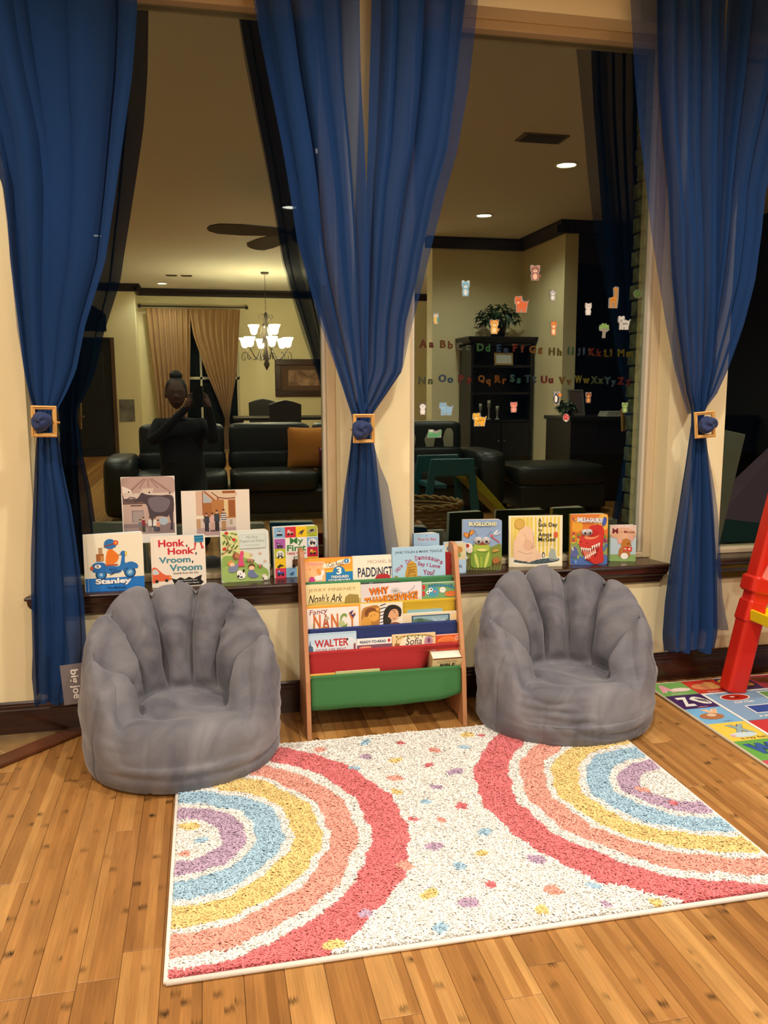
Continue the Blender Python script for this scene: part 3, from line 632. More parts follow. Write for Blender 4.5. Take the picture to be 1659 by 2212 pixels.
def make_pile():
    n = 260000; m = .007
    x = rng.uniform(RX0+m, RX1-m, n); y = rng.uniform(RY0+m, RY1-m, n); col = rug_colour(x, y)
    # loops crushed in soft clumps
    cl = .8*np.array([mnoise.noise(Vector((px*26, py*26, 0))) for px, py in zip(x[::1], y[::1])])
    ang = rng.uniform(0, 2*PI, n); ln = rng.uniform(.008, .013, n); rise = ln*rng.uniform(.05, .38, n); z0 = .006+.009*rng.uniform(0, 1, n)**.7+.0035*cl
    dx, dy = np.cos(ang), np.sin(ang); wd = rng.uniform(.0016, .0026, n); wx, wy = dy*wd, -dx*wd
    V = np.empty((n, 6, 3), np.float32)
    for k, (t, s_, hz) in enumerate(((-.5, .8, 0), (0, 1, .75), (.5, .45, 1.0))):
        bx, by, bz = x-OX+dx*ln*t, y-OY+dy*ln*t, z0+rise*hz
        bx = np.clip(bx, RX0-OX-.002, RX1-OX+.002); by = np.clip(by, RY0-OY-.002, RY1-OY+.004)
        V[:, 2*k] = np.stack([bx+wx*s_, by+wy*s_, bz], 1); V[:, 2*k+1] = np.stack([bx-wx*s_, by-wy*s_, bz], 1)
    me = bpy.data.meshes.new('pile'); me.vertices.add(n*6); me.vertices.foreach_set('co', V.ravel())
    idx = (np.arange(n)*6)[:, None]+np.array([0, 1, 3, 2, 2, 3, 5, 4])[None, :]
    me.loops.add(n*8); me.loops.foreach_set('vertex_index', idx.ravel().astype(np.int32))
    me.polygons.add(n*2); me.polygons.foreach_set('loop_start', np.arange(n*2, dtype=np.int32)*4)
    me.update(calc_edges=True); me.validate()
    col = np.clip(col*(rng.uniform(.93, 1.04, n))[:, None], 0, 1)
    c4 = np.ones((n, 6, 4), np.float32); c4[:, :, :3] = col[:, None, :]
    at = me.color_attributes.new('Col', 'FLOAT_COLOR', 'POINT'); at.data.foreach_set('color', c4.ravel())
    me.materials.append(M_pile); me.polygons.foreach_set('use_smooth', [True]*(n*2))
    o = bpy.data.objects.new('pile', me); COL.objects.link(o); o.parent = rug; o['kind'] = 'stuff'
    # woven ground under the loops, same pattern
    nx, ny = 300, 220; gx, gy = np.meshgrid(np.linspace(RX0+.004, RX1-.004, nx), np.linspace(RY0+.004, RY1-.004, ny), indexing='ij')
    me2 = bpy.data.meshes.new('woven_ground'); vs = np.stack([gx.ravel()-OX, gy.ravel()-OY, np.full(nx*ny, .0085)], 1)
    fs = [(i*ny+j, (i+1)*ny+j, (i+1)*ny+j+1, i*ny+j+1) for i in range(nx-1) for j in range(ny-1)]
    me2.from_pydata(vs.tolist(), [], fs); me2.materials.append(M_pile)
    cc = np.ones((nx*ny, 4)); cc[:, :3] = rug_colour(gx.ravel(), gy.ravel())*.9
    at = me2.color_attributes.new('Col', 'FLOAT_COLOR', 'POINT'); at.data.foreach_set('color', cc.ravel())
    o2 = bpy.data.objects.new('woven_ground', me2); COL.objects.link(o2); o2.parent = rug
make_pile(); rug.rotation_euler = (0, 0, 0)

# ------------------------------------------------------------------ alphabet play mat (printed carpet)
AX, AY, AW, AH = 1.720, -1.26, 1.30, 1.20
amat = thing('alphabet_mat', 'colourful alphabet play mat with letter squares on the floor at the right edge', 'play mat', (AX, AY, 0))
P = []
for i in range(21):     # slightly curled long edge
    f = i/20; yy = AH*f; row = []
    for j in range(14):
        xx = AW*(j/13)**1.6; lift = .0*math.exp(-xx/.04)*max(0, math.sin(PI*min(1, max(0, (f-.15)/.75))))**2
        row.append((xx, yy, .008+lift))
    P.append(row)
MB().grid([[ (p[0], p[1], p[2]) for p in r] for r in P]).build('carpet', mat('printed_carpet', (96, 120, 150), .95), amat, smooth=True)
ed = MB()
for pts in ([r[0] for r in P], [P[0][j] for j in range(14)], [P[-1][j] for j in range(14)]): ed.tube([(a, b_, c-.003) for a, b_, c in pts], .005, 8)
ed.build('binding_edge', mat('mat_binding', (200, 186, 160), .9), amat, smooth=True)
A = Art(AW, AH, step=2.5e-5); k = 100/AW
def rc(x0, y0, x1, y1, c): A.rect((x0-AX)*k, (y0-AY)*k, (x1-AX)*k, (y1-AY)*k, c)
def px(x): return (x-AX)*k
def py(y): return (y-AY)*k
cx_ = [1.722, 1.872, 2.02, 2.165, 2.31, 2.455, 2.6, 2.75, 2.9]
for i, c in enumerate(['78ac5a', 'cf3c2c', '4a2e5c', 'c2485a', '3c78ac', 'e0b83c', '78ac5a', 'cf3c2c']): rc(cx_[i], -.200, cx_[i+1], -.063, c)
ry_ = [-.200, -.335, -.478, -.628, -.778, -.925, -1.07, -1.25]
for i, c in enumerate(['46285e', '78b4dc', 'f2cc50', '62a44a', 'c2485a', '4a82b4', 'e0903c']): rc(1.722, ry_[i+1], 1.872, ry_[i], c)
rc(1.874, -.478, 2.75, -.204, 'f0ece2'); rc(1.886, -.478, 2.74, -.215, '82a4c4')
rc(1.874, -1.25, 1.886, -.478, 'f0ece2'); rc(1.886, -1.25, 2.74, -.482, 'c8323a')
# row A B C D
A.text('A', px(1.735), py(-.165), px(1.80), py(-.085), 'eba0ac', .05, outline='f6eee8'); A.ell(px(1.825), py(-.145), 3.2, 1.5, 'f2dcd0'); A.text('alligator', px(1.76), py(-.192), px(1.84), py(-.178), 'e8ecd8')
A.ell(px(1.94), py(-.135), 4.6, 2.6, 'd88a5a'); A.text('B', px(1.955), py(-.165), px(2.0), py(-.09), 'e8a860', .05); A.text('bear', px(1.92), py(-.195), px(1.97), py(-.180), 'f4e6d8')
A.ell(px(2.09), py(-.13), 4.8, 2.6, 'c07a2c', 15); A.ell(px(2.055), py(-.10), 2.6, 1.8, 'e0b040'); A.text('C', px(2.10), py(-.165), px(2.15), py(-.085), 'e0a040', .05)
A.ell(px(2.24), py(-.13), 4.6, 2.2, '6e3a22', -8); A.ell(px(2.20), py(-.10), 2.0, 1.4, '8a4e30'); A.text('D', px(2.23), py(-.17), px(2.28), py(-.09), '8a4e30', .05)
# column Z Y X W V
def letter(s, x0, y0, x1, y1, c, o='f2ead8'): A.text(s, px(x0), py(y0), px(x1), py(y1), c, .05, outline=o, ow=.05)
letter('Z', 1.745, -.312, 1.795, -.222, 'f4f0e6', '1c1420'); A.blob([(px(1.80), py(-.245)), (px(1.83), py(-.225)), (px(1.86), py(-.26)), (px(1.862), py(-.30)), (px(1.83), py(-.295)), (px(1.812), py(-.27))], 'f2eee4'); 
for q in range(4): A.line([(px(1.826+.009*q), py(-.240-.006*q)), (px(1.832+.008*q), py(-.268-.008*q))], .5, '2a2030')
A.text('zebra', px(1.785), py(-.331), px(1.825), py(-.317), 'e8a0b0')
letter('Y', 1.775, -.435, 1.845, -.352, 'e8b890', 'f4e4d4'); A.ell(px(1.785), py(-.415), 3.6, 2.2, 'b0724a'); A.ell(px(1.79), py(-.405), 1.4, 1.0, 'e0c4a4'); A.text('yak', px(1.80), py(-.473), px(1.835), py(-.458), '6a7c8c')
letter('X', 1.775, -.575, 1.850, -.50, '94b0b4', '4c565c'); A.ell(px(1.795), py(-.585), 4.0, 1.5, 'c8dce0'); A.poly([(px(1.748), py(-.575)), (px(1.765), py(-.587)), (px(1.748), py(-.60))], 'e8a09a'); A.text('x-ray fish', px(1.765), py(-.625), px(1.865), py(-.603), '4a4434')
letter('W', 1.74, -.735, 1.845, -.655, '2a5a9c', '1c3c60'); A.text('whale', px(1.76), py(-.772), px(1.83), py(-.750), 'f0f0e0')
letter('V', 1.745, -.90, 1.845, -.81, 'f0d060'); letter('U', 1.745, -1.05, 1.845, -.96, 'f0e6d0')
# shapes panel
A.ell(px(1.983), py(-.266), .062*k, .034*k, 'f0e6dc', n=28); A.ell(px(1.983), py(-.266), .055*k, .029*k, 'b42a1c', n=28); A.ell(px(1.975), py(-.26), .8, .4, 'f4e8dc'); A.ell(px(1.992), py(-.268), 1.1, .5, '7c1a14')
A.text('circle', px(1.945), py(-.325), px(2.03), py(-.303), 'f4f0e8', .02)
rc(1.962, -.428, 2.165, -.352, 'f0ece2'); rc(1.969, -.422, 2.158, -.358, '264a98'); A.text('rectangle', px(1.955), py(-.468), px(2.14), py(-.442), 'f4f0e8', .02)
rc(2.10, -.320, 2.30, -.232, 'f0ece2'); rc(2.107, -.314, 2.293, -.238, '6c9a58'); A.ell(px(2.2), py(-.276), 1.4, 1.0, 'd8c840')
A.ell(px(1.985), py(-.57), 3.2, 2.4, 'e8b4dc'); A.ell(px(1.985), py(-.57), 2.2, 1.6, 'c060b0'); A.ell(px(2.1), py(-.62), 3.2, 2.4, 'f0d060')
A.queue('printed_squares', amat, Matrix(((1, 0, 0, 0), (0, 1, 0, 0), (0, 0, 1, .0082), (0, 0, 0, 1))))

# ------------------------------------------------------------------ red plastic easel: leaning leg with collar and yellow tray
M_red = bump(mat('red_plastic', (204, 36, 18), .38, spec=.5, sss=.0), 140, .15); M_yel = bump(mat('yellow_plastic', (240, 204, 16), .35), 120, .1)
eas = thing('toy_easel', "red plastic children's easel leg with a yellow tray standing on the alphabet mat", 'easel', (2.014, -.20, .009), (0, math.radians(11.5), 0))
def rbox(b, x0, x1, y0, y1, z0, z1, r=.014, top=1.0):
    rows = []
    for z, k in ((z0, .86), (z0+.008, 1), (z1-.008, top), (z1, .86*top)):
        row = []
        for sx, sy, a0 in ((1, 1, 0), (-1, 1, 90), (-1, -1, 180), (1, -1, 270)):
            for q in (0, 30, 60, 90):
                a = math.radians(a0+q); cx, cy = (x0+x1)/2, (y0+y1)/2; hx, hy = (x1-x0)/2-r, (y1-y0)/2-r
                row.append((cx+k*(sx*hx+r*math.cos(a)), cy+k*(sy*hy+r*math.sin(a)), z))
        rows.append(row)
    b.grid(rows, wrap_v=True); n = 16; o = len(b.v)-4*n; b.f += [tuple(range(o, o+n))[::-1], tuple(range(o+3*n, o+4*n))]; b.mi += [0, 0]
b = MB(); rbox(b, -.040, .046, -.036, .036, 0, .315); rbox(b, -.046, .044, -.040, .040, .285, .375, top=.92); b.build('lower_leg', M_red, eas, smooth=False)
b = MB(); rbox(b, -.052, .060, -.046, .046, .405, .470, .02); b.build('collar', M_red, eas)
b = MB(); rbox(b, -.036, .048, -.034, .034, .36, .42); rbox(b, -.040, .056, -.036, .036, .45, 1.10, top=.8); b.build('upper_leg', M_red, eas)
MB().prism([(.052, -.040, .56), (.30, -.040, .46), (.30, -.040, 1.05), (.03, -.040, 1.05)], (0, .012, 0)).build('board', mat('white_board', (236, 236, 232), .3), eas, bevel=.004)
MB().prism([(-.02, -.038, .455), (.012, -.048, .462), (.014, -.048, .53), (-.008, -.048, .53)], (0, .006, 0)).build('pink_clip', mat('pink_gloss', (232, 130, 120), .2), eas)
ty = MB()
TR = Matrix.Translation((.03, -.05, .318)) @ Matrix.Rotation(math.radians(-11.5), 4, 'Y')
def tb(*q): ty.box(*q, M=TR)
tb(-.052, .40, -.15, .03, -.002, .006); tb(-.052, .40, -.155, -.145, -.006, .032); tb(-.052, .40, .025, .034, -.006, .032); tb(-.058, -.046, -.155, .034, -.010, .034); tb(.16, .17, -.15, .03, .0, .02)
ty.build('tray', M_yel, eas, bevel=.005)
b = MB(); rbox(b, .52, .60, -.036, .036, 0.10, 1.1, top=.8); lg = b.build('far_leg', M_red, eas)
# ------------------------------------------------------------------ sling bookshelf
M_ply = vary(mat('maple_laminate', (186, 128, 84), .45), (170, 112, 72), (202, 146, 100), 3, 4, (1, 1, .12))
shelf = thing('sling_bookshelf', "wooden children's sling bookshelf with coloured fabric pockets between the two bean bags", 'bookshelf', (.605, 0, 0), (0, 0, 0))
SXL, SXR = -.290, .287
side = [(-.284, 0), (-.281, .012), (-.262, .20), (-.148, .618), (-.140, .634), (-.126, .640), (-.088, .640), (-.078, .634), (-.074, .62), (-.072, .06), (-.072, 0), (-.13, 0), (-.14, .016), (-.21, .016), (-.22, 0)]
for x in (SXL, SXR-.016):
    MB().prism([(x, y, z) for y, z in side], (.016, 0, 0)).build('side_panel', M_ply, shelf, bevel=.002)
RODS = [(-.115, .600), (-.143, .519), (-.170, .441), (-.197, .364), (-.224, .290), (-.249, .211)]
def fabric(n, c): return bump(mat('canvas_'+n, c, .85), 500, .25, .001)
SL = [('red', (164, 32, 34)), ('green', (62, 124, 78)), ('yellow', (196, 164, 36)), ('navy', (32, 48, 104)), ('red2', (164, 32, 34)), ('green2', (56, 112, 60))]
M_dowel = mat('dowel_wood', (206, 160, 110), .5)
for i, (y, z) in enumerate(RODS):
    MB().tube([(SXL+.006, y, z), (SXR-.006, y, z)], .0050, 10).build('dowel', M_dowel, shelf, smooth=True)
    m = fabric(*SL[i]); drop = (.115, .115, .115, .110, .098, .108)[i]
    # cloth wraps the dowel, hangs and curves back to the next tier behind it
    prof = [(y+.0062*math.cos(math.radians(a)), z+.0062*math.sin(math.radians(a))) for a in (-30, 20, 60, 100, 140, 180, 210)]
    bk = (-.003, -.003, -.003, -.003, -.003, -.008)[i]
    prof += [(y-.0060+bk*t, z-.006-drop*t) for t in (.15, .35, .6, .8)]
    prof += [(y-.002+bk, z-.008-drop*.95), (y+.012+bk, z-.008-drop*1.03), (y+.030+bk, z-.008-drop*1.0), (y+.040+bk, z-.008-drop*.85)]
    P = []
    for j in range(33):
        f = j/32; x = SXL+.019+(SXR-SXL-.038)*f; sag = math.sin(PI*f)
        row = []
        for q, (yy, zz) in enumerate(prof):
            w = max(0, (q-6)/(len(prof)-7)) if q > 6 else 0
            curl = (.030 if i == 5 else .01)*w*max(0, (f-.80)/.20)**2
            push = .085*min(1, w*1.3)*(1/(1+math.exp(-(x-.142)/.007))) if i == 4 else 0
            row.append((x, yy+push-.003*w*sag+.001*w*math.sin(9*f+i), zz-.006*w*sag+.002*math.sin(14*f+2*i)*w+curl))
        P.append(row)
    o = MB().grid(P).build('sling_pocket', m, shelf, smooth=True)
    sd = o.modifiers.new('solid', 'SOLIDIFY'); sd.thickness = .0012
    MB().tube([(SXL+.019, y-.0062, z-.0165), (SXR-.019, y-.0062, z-.0165)], .0009, 5).build('hem_seam', m, shelf)
MB().box(SXL+.016, SXR-.016, -.088, -.077, .52, .56).build('back_rail', M_ply, shelf, bevel=.002)
MB().box(SXL+.016, SXR-.016, -.090, -.079, .06, .10).build('back_rail', M_ply, shelf, bevel=.002)

# ------------------------------------------------------------------ books
M_page = bump(mat('page_edges', (238, 230, 212), .9), 400, .4)
def cover_mat(c): return mat('cover_%s' % c, lin_hex(c), .4)
def lin_hex(c): return tuple(int(c[i:i+2], 16) for i in (0, 2, 4))
def book(label, w_, h_, t_, loc, rot=(0, 0, 0), cover='f0ece0', spine=None, back=None, group=None, fan=0.0, board=False, thin=False, name='picture_book', step=6e-5):
    """front face in the plane y=0 looking -y, spine at x=0; fan = angle the back stands open"""
    o = thing(name, label, 'book', loc, rot, group)
    cm, sm, bm2 = cover_mat(cover), cover_mat(spine or cover), cover_mat(back or cover)
    c = .0022 if not thin else .0006
    if board: # rounded board-book corners on the fore edge
        def leaf(y0, y1, M=None, r=.012):
            p = [(0, 0)]
            for q in range(5): a = math.radians(-90+22.5*q); p.append((w_-r+r*math.cos(a), r+r*math.sin(a)))
            for q in range(5): a = math.radians(22.5*q); p.append((w_-r+r*math.cos(a), h_-r+r*math.sin(a)))
            p.append((0, h_)); return [(x, y0, z) for x, z in p], (0, y1-y0, 0)
        MB().prism(*leaf(0, c)).build('front_cover', cm, o)
        n = max(3, int(t_/.0028)); F = MB()
        for q in range(n):
            M = Matrix.Rotation(fan*(q+1)/n, 4, 'Z'); pts, e = leaf(0, .0019); y = .0024+(t_-.006)*q/n
            F.prism([M @ Vector(a)+Vector((0, y, 0)) for a in pts], M.to_3x3() @ Vector(e))
        F.build('board_pages', M_page, o)
        M = Matrix.Rotation(fan, 4, 'Z'); pts, e = leaf(0, c)
        MB().prism([M @ Vector(a)+Vector((0, t_-c, 0)) for a in pts], M.to_3x3() @ Vector(e)).build('back_cover', bm2, o)
        MB().box(-.0015, .0, 0, t_, 0, h_).build('spine', sm, o, bevel=.0006, seg=1)
    else:
        MB().box(0, w_, 0, c, 0, h_).build('front_cover', cm, o, bevel=.0008, seg=1)
        M = Matrix.Rotation(fan, 4, 'Z')
        b = MB().box(0, w_, 0, c, 0, h_); b.v = [tuple(M @ Vector(v)+Vector((0, t_-c, 0))) for v in b.v]
        b.build('back_cover', bm2, o, bevel=.0008, seg=1)
        MB().box(-.002, .0005, 0, t_, 0, h_).build('spine', sm, o, bevel=.0008, seg=1)
        g = .003 if not thin else .0; M2 = Matrix.Rotation(fan*.55, 4, 'Z')
        b = MB().box(.001, w_-g, 0, max(.001, t_-2*c-.0006), g, h_-g); b.v = [tuple(M2 @ Vector(v)+Vector((0, c+.0003, 0))) for v in b.v]
        b.build('page_block', M_page, o)
    return o, Art(w_, h_, step)
SG = 'picture books standing on the window sill'; PG = 'picture books in the sling pockets'
Z = .5005
def yaw(x0, y0, x1, y1): return math.atan2(y1-y0, x1-x0)
def on_sill(label, x0, y0, x1, y1, h_, t_, lean=4, **kw):
    return book(label, math.hypot(x1-x0, y1-y0), h_, t_, (x0, y0, Z), (math.radians(-lean), 0, yaw(x0, y0, x1, y1)), group=SG, **kw)

# scooter book
o, A = on_sill('white picture book with a blue scooter and the word Stanley, leftmost on the sill', -.418, -.020, -.221, -.010, .202, .012, fan=.20, cover='efe6cf', spine='e9e4da', back='e8eef4')
A.bg('f0e6cc'); A.rect(0, 0, 100, 24, '2176c8'); A.rect(0, 0, 4, 24, '1c66b0'); A.line([(5, 0), (5, A.H)], .5, 'd8cdb4')
A.rect(20, 54, 33, 67, 'a4602c'); A.rect(27, 54, 33, 63, 'c08a4c'); A.rect(24, 67, 31, 78, 'b08a64'); A.rect(17, 50, 32, 53, 'd8dce4'); A.rect(19, 52, 31, 54, '8aa8c8')
A.ell(27, 30, 9.5, 9.5, '1c3c66'); A.ell(27, 30, 7, 7, '2f80c0'); A.ell(27, 30, 3, 3, '9cc0dc'); A.ell(76, 32, 10, 10, '1c3c66'); A.ell(76, 32, 7.5, 7.5, '2f80c0'); A.ell(76, 32, 4.4, 4.4, '7cb0d8'); A.line([(74, 30), (78, 35)], 1.2, 'e8eef4')
A.blob([(13, 36), (12, 46), (18, 51), (32, 51), (37, 44), (38, 35), (25, 33)], '1f6ab0'); A.ell(12, 42, 3, 4, 'c85a34'); A.ell(22, 45, 5.5, 3.6, 'f0ece0'); A.text('S', 20, 43, 24, 47.5, '1a2438', .03)
A.blob([(36, 33), (37, 44), (44, 45), (58, 44), (62, 55), (64, 63), (68, 62), (68, 52), (72, 47), (88, 44), (88, 38), (66, 40), (60, 33), (48, 31)], '2673bc'); A.blob([(63, 40), (66, 47), (78, 51), (88, 47), (90, 41), (82, 43), (72, 42), (66, 33)], '2673bc')
A.text('MAIL', 41, 36, 55, 41, '1a508c', .02); A.line([(44, 33), (60, 36)], 1.2, '23303c'); A.line([(42, 29), (50, 32)], 1.6, '3a2a24')
A.ell(66, 66, 5, 5, '2a72b8'); A.ell(70.5, 66, 1.8, 4.4, 'f0d050'); A.line([(56, 63), (64, 66)], 1.2, '5a6a74'); A.rect(35, 45, 56, 48, 'b85436'); A.rect(36, 48, 50, 50.5, 'd88a6c')
A.blob([(36, 50), (38, 68), (44, 76), (52, 70), (58, 62), (54, 52), (44, 49)], 'e87a24'); A.ell(44, 84, 10, 9, '2a72b4'); A.rect(34, 78, 54, 83, '2a72b4'); A.line([(34, 80), (54, 85)], 2.2, '8a3a2c'); A.ell(54, 86, 4.4, 4.4, 'd8522c'); A.ell(54, 86, 2.2, 2.2, 'f0a040')
A.text('Stanley', 17, 10.5, 78, 23, 'f6f2ea', .045, outline='184a80', ow=.04); A.text('The Mailman', 36, 4, 68, 8.4, '143c6c', .01)
A.queue('cover_print', o)

o, A = on_sill('cream picture book titled Honk, Honk, Vroom, Vroom on the window sill', -.194, -.004, -.007, .0, .183, .010, fan=.17, cover='ece2d2', back='c8d0d0')
A.bg('ece0d0'); A.line([(4, 0), (4, A.H)], .4, 'd4c8b4')
A.text('Honk', 13, 77, 62, 91, 'c82436', .035); A.text(',', 64, 75, 67, 80, '203038', .03); A.text('Honk', 30, 62, 79, 75, 'c82436', .035); A.text(',', 81, 59, 84, 65, '203038', .03)
A.text('Vroom', 13, 46, 72, 58, '4e8a98', .035); A.text(',', 74, 43, 77, 49, '203038', .03); A.text('Vroom', 32, 30, 93, 43, '4e8a98', .035); A.text('Sounds from the City', 39, 23, 86, 28, '3c3430', .012)
A.blob([(0, 10), (0, 36), (8, 38), (16, 30), (24, 24), (34, 22), (35, 15), (26, 12), (12, 12)], 'e2643c'); A.blob([(1, 26), (2, 34), (8, 35), (13, 28), (9, 25)], 'c8ccd0'); A.ell(8, 12, 3.2, 3.2, '2a2220'); A.ell(26, 13, 3, 3, '2a2220'); A.ell(33, 19, 1.6, 1.2, 'f0d070')
A.poly([(35, 3), (40, 6), (35, 17), (44, 14), (52, 18), (60, 14), (68, 18), (76, 14), (84, 18), (92, 21), (90, 12), (95, 7), (90, 2), (36, 1)], '1c1a1a'); A.text('Written by Jennifer Shand', 46, 10, 83, 12.8, 'e8e4dc', .01); A.text('Illustrated by Barbara Vagnozzi', 42, 5, 86, 8, 'e8e4dc', .01)
A.rect(80, 84, 97, 97, '1e78a0'); 
for q in range(4): A.line([(80, 86+3*q), (97, 87+3*q)], .9, ['4aa0b8', '16587c'][q % 2])
A.poly([(80, 74), (76, 70), (81, 70), (84, 84), (80, 84)], 'c83c3c'); A.poly([(90, 84), (93, 74), (92, 71), (98, 73), (95, 78), (94, 84)], 'c83c3c')
A.queue('cover_print', o)

o, A = on_sill('pale green board book My First Prayers and Psalms on the window sill', .049, .022, .223, .030, .188, .022, board=True, fan=.10, cover='d8dccc', spine='c8d0b8', back='e4e0d4')
A.bg('d8dfd8', 1.2); A.poly([(1, 40), (1, 106), (34, 106), (38, 88), (40, 66), (60, 60), (66, 40)], 'd6d896'); A.blob([(1, 2), (1, 50), (20, 56), (50, 50), (78, 34), (96, 22), (97, 6), (94, 2), (50, 1)], '8cac58'); A.blob([(2, 2), (2, 30), (30, 34), (60, 22), (90, 12), (92, 2)], '9cb868')
A.line([(1, 58), (10, 64), (16, 78), (12, 96)], 3, 'b0825a'); A.line([(10, 64), (26, 70)], 2, 'b0825a')
for q in range(26): A.ell(3+((q*37) % 31), 62+((q*53) % 42), 3.6, 1.5, ['5a7c3c', '7c9c4c', '486c34'][q % 3], rot=q*47)
for x, y in ((12, 104), (27, 90), (7, 71)): A.ell(x, y, 3.8, 3.4, 'c83430')
A.rect(38, 70, 93, 99, 'cfd9d2'); [A.line(p, .5, 'b4b0a0') for p in ([(38, 70), (93, 70)], [(93, 70), (93, 99)], [(93, 99), (38, 99)])]
A.text('My First', 53, 89, 77, 96, '8c9894', .0); A.text('Prayers and Psalms', 40, 81, 90, 88.5, '8c9894', .0); A.text('Illustrated by Sophie Allsopp', 49, 75.5, 80, 77.5, '6a7470'); A.text('Prayers by Karen Cann', 54, 66, 80, 67.6, 'a0a090')
A.ell(42, 57, 4, 9, 'd84c7c', -10); A.poly([(33, 33), (47, 33), (44, 52), (37, 52)], 'd6507c'); A.rect(34, 32, 47, 34, 'b83c48'); A.ell(30, 55, 7, 8, '8a5034'); A.ell(33, 56, 5, 6, 'b87850')
A.ell(19, 40, 6.4, 6, 'd89050'); A.ell(22, 37, 5, 4.6, 'f0c8a8'); A.blob([(16, 22), (15, 32), (24, 34), (33, 38), (34, 28), (28, 22)], '8088a8')
A.ell(62, 31, 7, 6, '5a3020'); A.ell(62, 28, 6, 5, 'f0c4a0'); A.blob([(54, 12), (56, 22), (64, 24), (70, 16), (76, 10), (64, 7)], '6c78a0')
A.ell(40, 14, 9, 8, 'f4f0ea'); A.ell(37, 20, 6, 5, 'f4f0ea'); A.ell(34, 12, 2.4, 3, '1e1c1c'); A.ell(45, 23, 2, 4, '1e1c1c', -15); A.ell(40, 10, 2.6, 2, '1e1c1c'); A.ell(38, 17, 1, 1.4, '1e1c1c')
for x, y in ((56, 43), (63, 42), (80, 30)): [A.ell(x+dx, y+dy, 2.6, 2.2, c) for dx, dy, c in ((0, 0, 'c85468'), (3, 2, '68863c'), (-3, 1, '68863c'), (0, 3.4, 'd8788c'))]
for x, y in ((62, 58), (80, 60), (90, 43)): A.poly([(x-4, y+2), (x, y), (x+3, y+4), (x+1, y), (x+5, y-1), (x, y-3)], 'dca08c')
A.ell(88, 11, 5, 3, 'e8d8c0'); A.ell(90, 6, 6, 4, 'f0ece4'); A.ell(86, 5, 1.6, 2, '2a2828')
A.queue('cover_print', o)

o, A = on_sill('board book My First Things That Go, bordered with vehicle pictures', .243, .050, .410, .062, .192, .030, board=True, fan=.07, cover='f0ece2', spine='d8d0c0', back='2f86c4')
A.bg('f0ece4', 1); H = A.H; c4 = ['88b8dc', 'd43040', 'f4c820', 'b8c43c']
for i in range(4): A.rect(1+24.5*i, H-25, 1+24.5*(i+1), H-1, c4[i])
for i, c in enumerate(['b060b0', 'b4c030', 'f0c828', 'd83858']): A.rect(1, 66-22*i, 25.5, 88-22*i, c)
for i, c in enumerate(['84b4e0', 'c82044', 'f0c828', '88b8dc']): A.rect(74.5, 66-22*i, 99, 88-22*i, c)
for i, c in enumerate(['88b8dc', 'f0d040']): A.rect(25.5+24.5*i, 0.5, 50+24.5*i, 22, c)
A.text('My', 36, 71, 66, 89, '3e8a44', .022); A.text('First', 29, 59, 72, 73, '3e8a44', .022); A.text('THINGS THAT GO', 28, 51, 72, 56.5, 'c02c34', .02)
def truck(x, y, s, c, d='2a2626'): A.rect(x-7*s, y-2*s, x+7*s, y+2*s, c); A.rect(x-6*s, y+2*s, x, y+6*s, c); A.rect(x-5*s, y+3*s, x-1*s, y+5*s, 'c8d8e4'); A.ell(x-4*s, y-3*s, 2.6*s, 2.6*s, d); A.ell(x+4*s, y-3*s, 2.6*s, 2.6*s, d)
A.poly([(6, H-20), (20, H-20), (18, H-15), (8, H-15)], '20304c'); A.rect(8, H-15, 18, H-12, 'f0f0f0'); A.rect(10, H-12, 16, H-9, '48648c'); A.text('ferry', 8, H-6, 17, H-3, '3a5a7c')
truck(37, H-14, 1, 'e8b0a8'); A.poly([(54, H-20), (70, H-8), (62, H-21), (60, H-12)], '4a4a50'); A.ell(86, H-12, 10, 4, 'b0a490', 12); A.ell(86, H-11, 5, 2.4, '2c2a28', 12); A.text('speedboat', 80, H-23, 95, H-20.5, '30402a')
A.line([(6, 80), (10, 74), (14, 78)], 2, '3c2434'); truck(13, 72, .9, '4a2a44'); A.ell(13, 53, 9, 9, 'f0ece0'); A.rect(8, 48, 18, 57, '5c5648'); A.ell(13, 54, 4, 3.4, 'b8c4c0'); A.ell(9, 47, 2.4, 2, '1c1c1c'); A.ell(17, 47, 2.4, 2, '1c1c1c')
A.poly([(5, 25), (22, 27), (12, 32)], '3c382c'); A.ell(9, 25, 2.5, 2.5, '2a2626'); truck(13, 11, 1.1, '2c50a0')
A.ell(87, 76, 10, 10, 'f0ece4'); truck(87, 76, .9, '38383c'); truck(87, 55, 1, 'e8a820'); truck(87, 33, 1, '447a3c'); truck(87, 11, 1, 'c83c30'); A.poly([(32, 8), (44, 14), (40, 6)], '3a5a94'); truck(62, 11, .9, '3c7ac0')
A.rect(40, 26, 60, 40, '5a3c28'); A.rect(43, 40, 57, 47, '6c4830'); A.rect(45, 41, 55, 45.5, 'c0ccd0'); A.ell(43, 26, 4, 4, '28221e'); A.ell(57, 26, 4, 4, '28221e')
A.queue('cover_print', o)

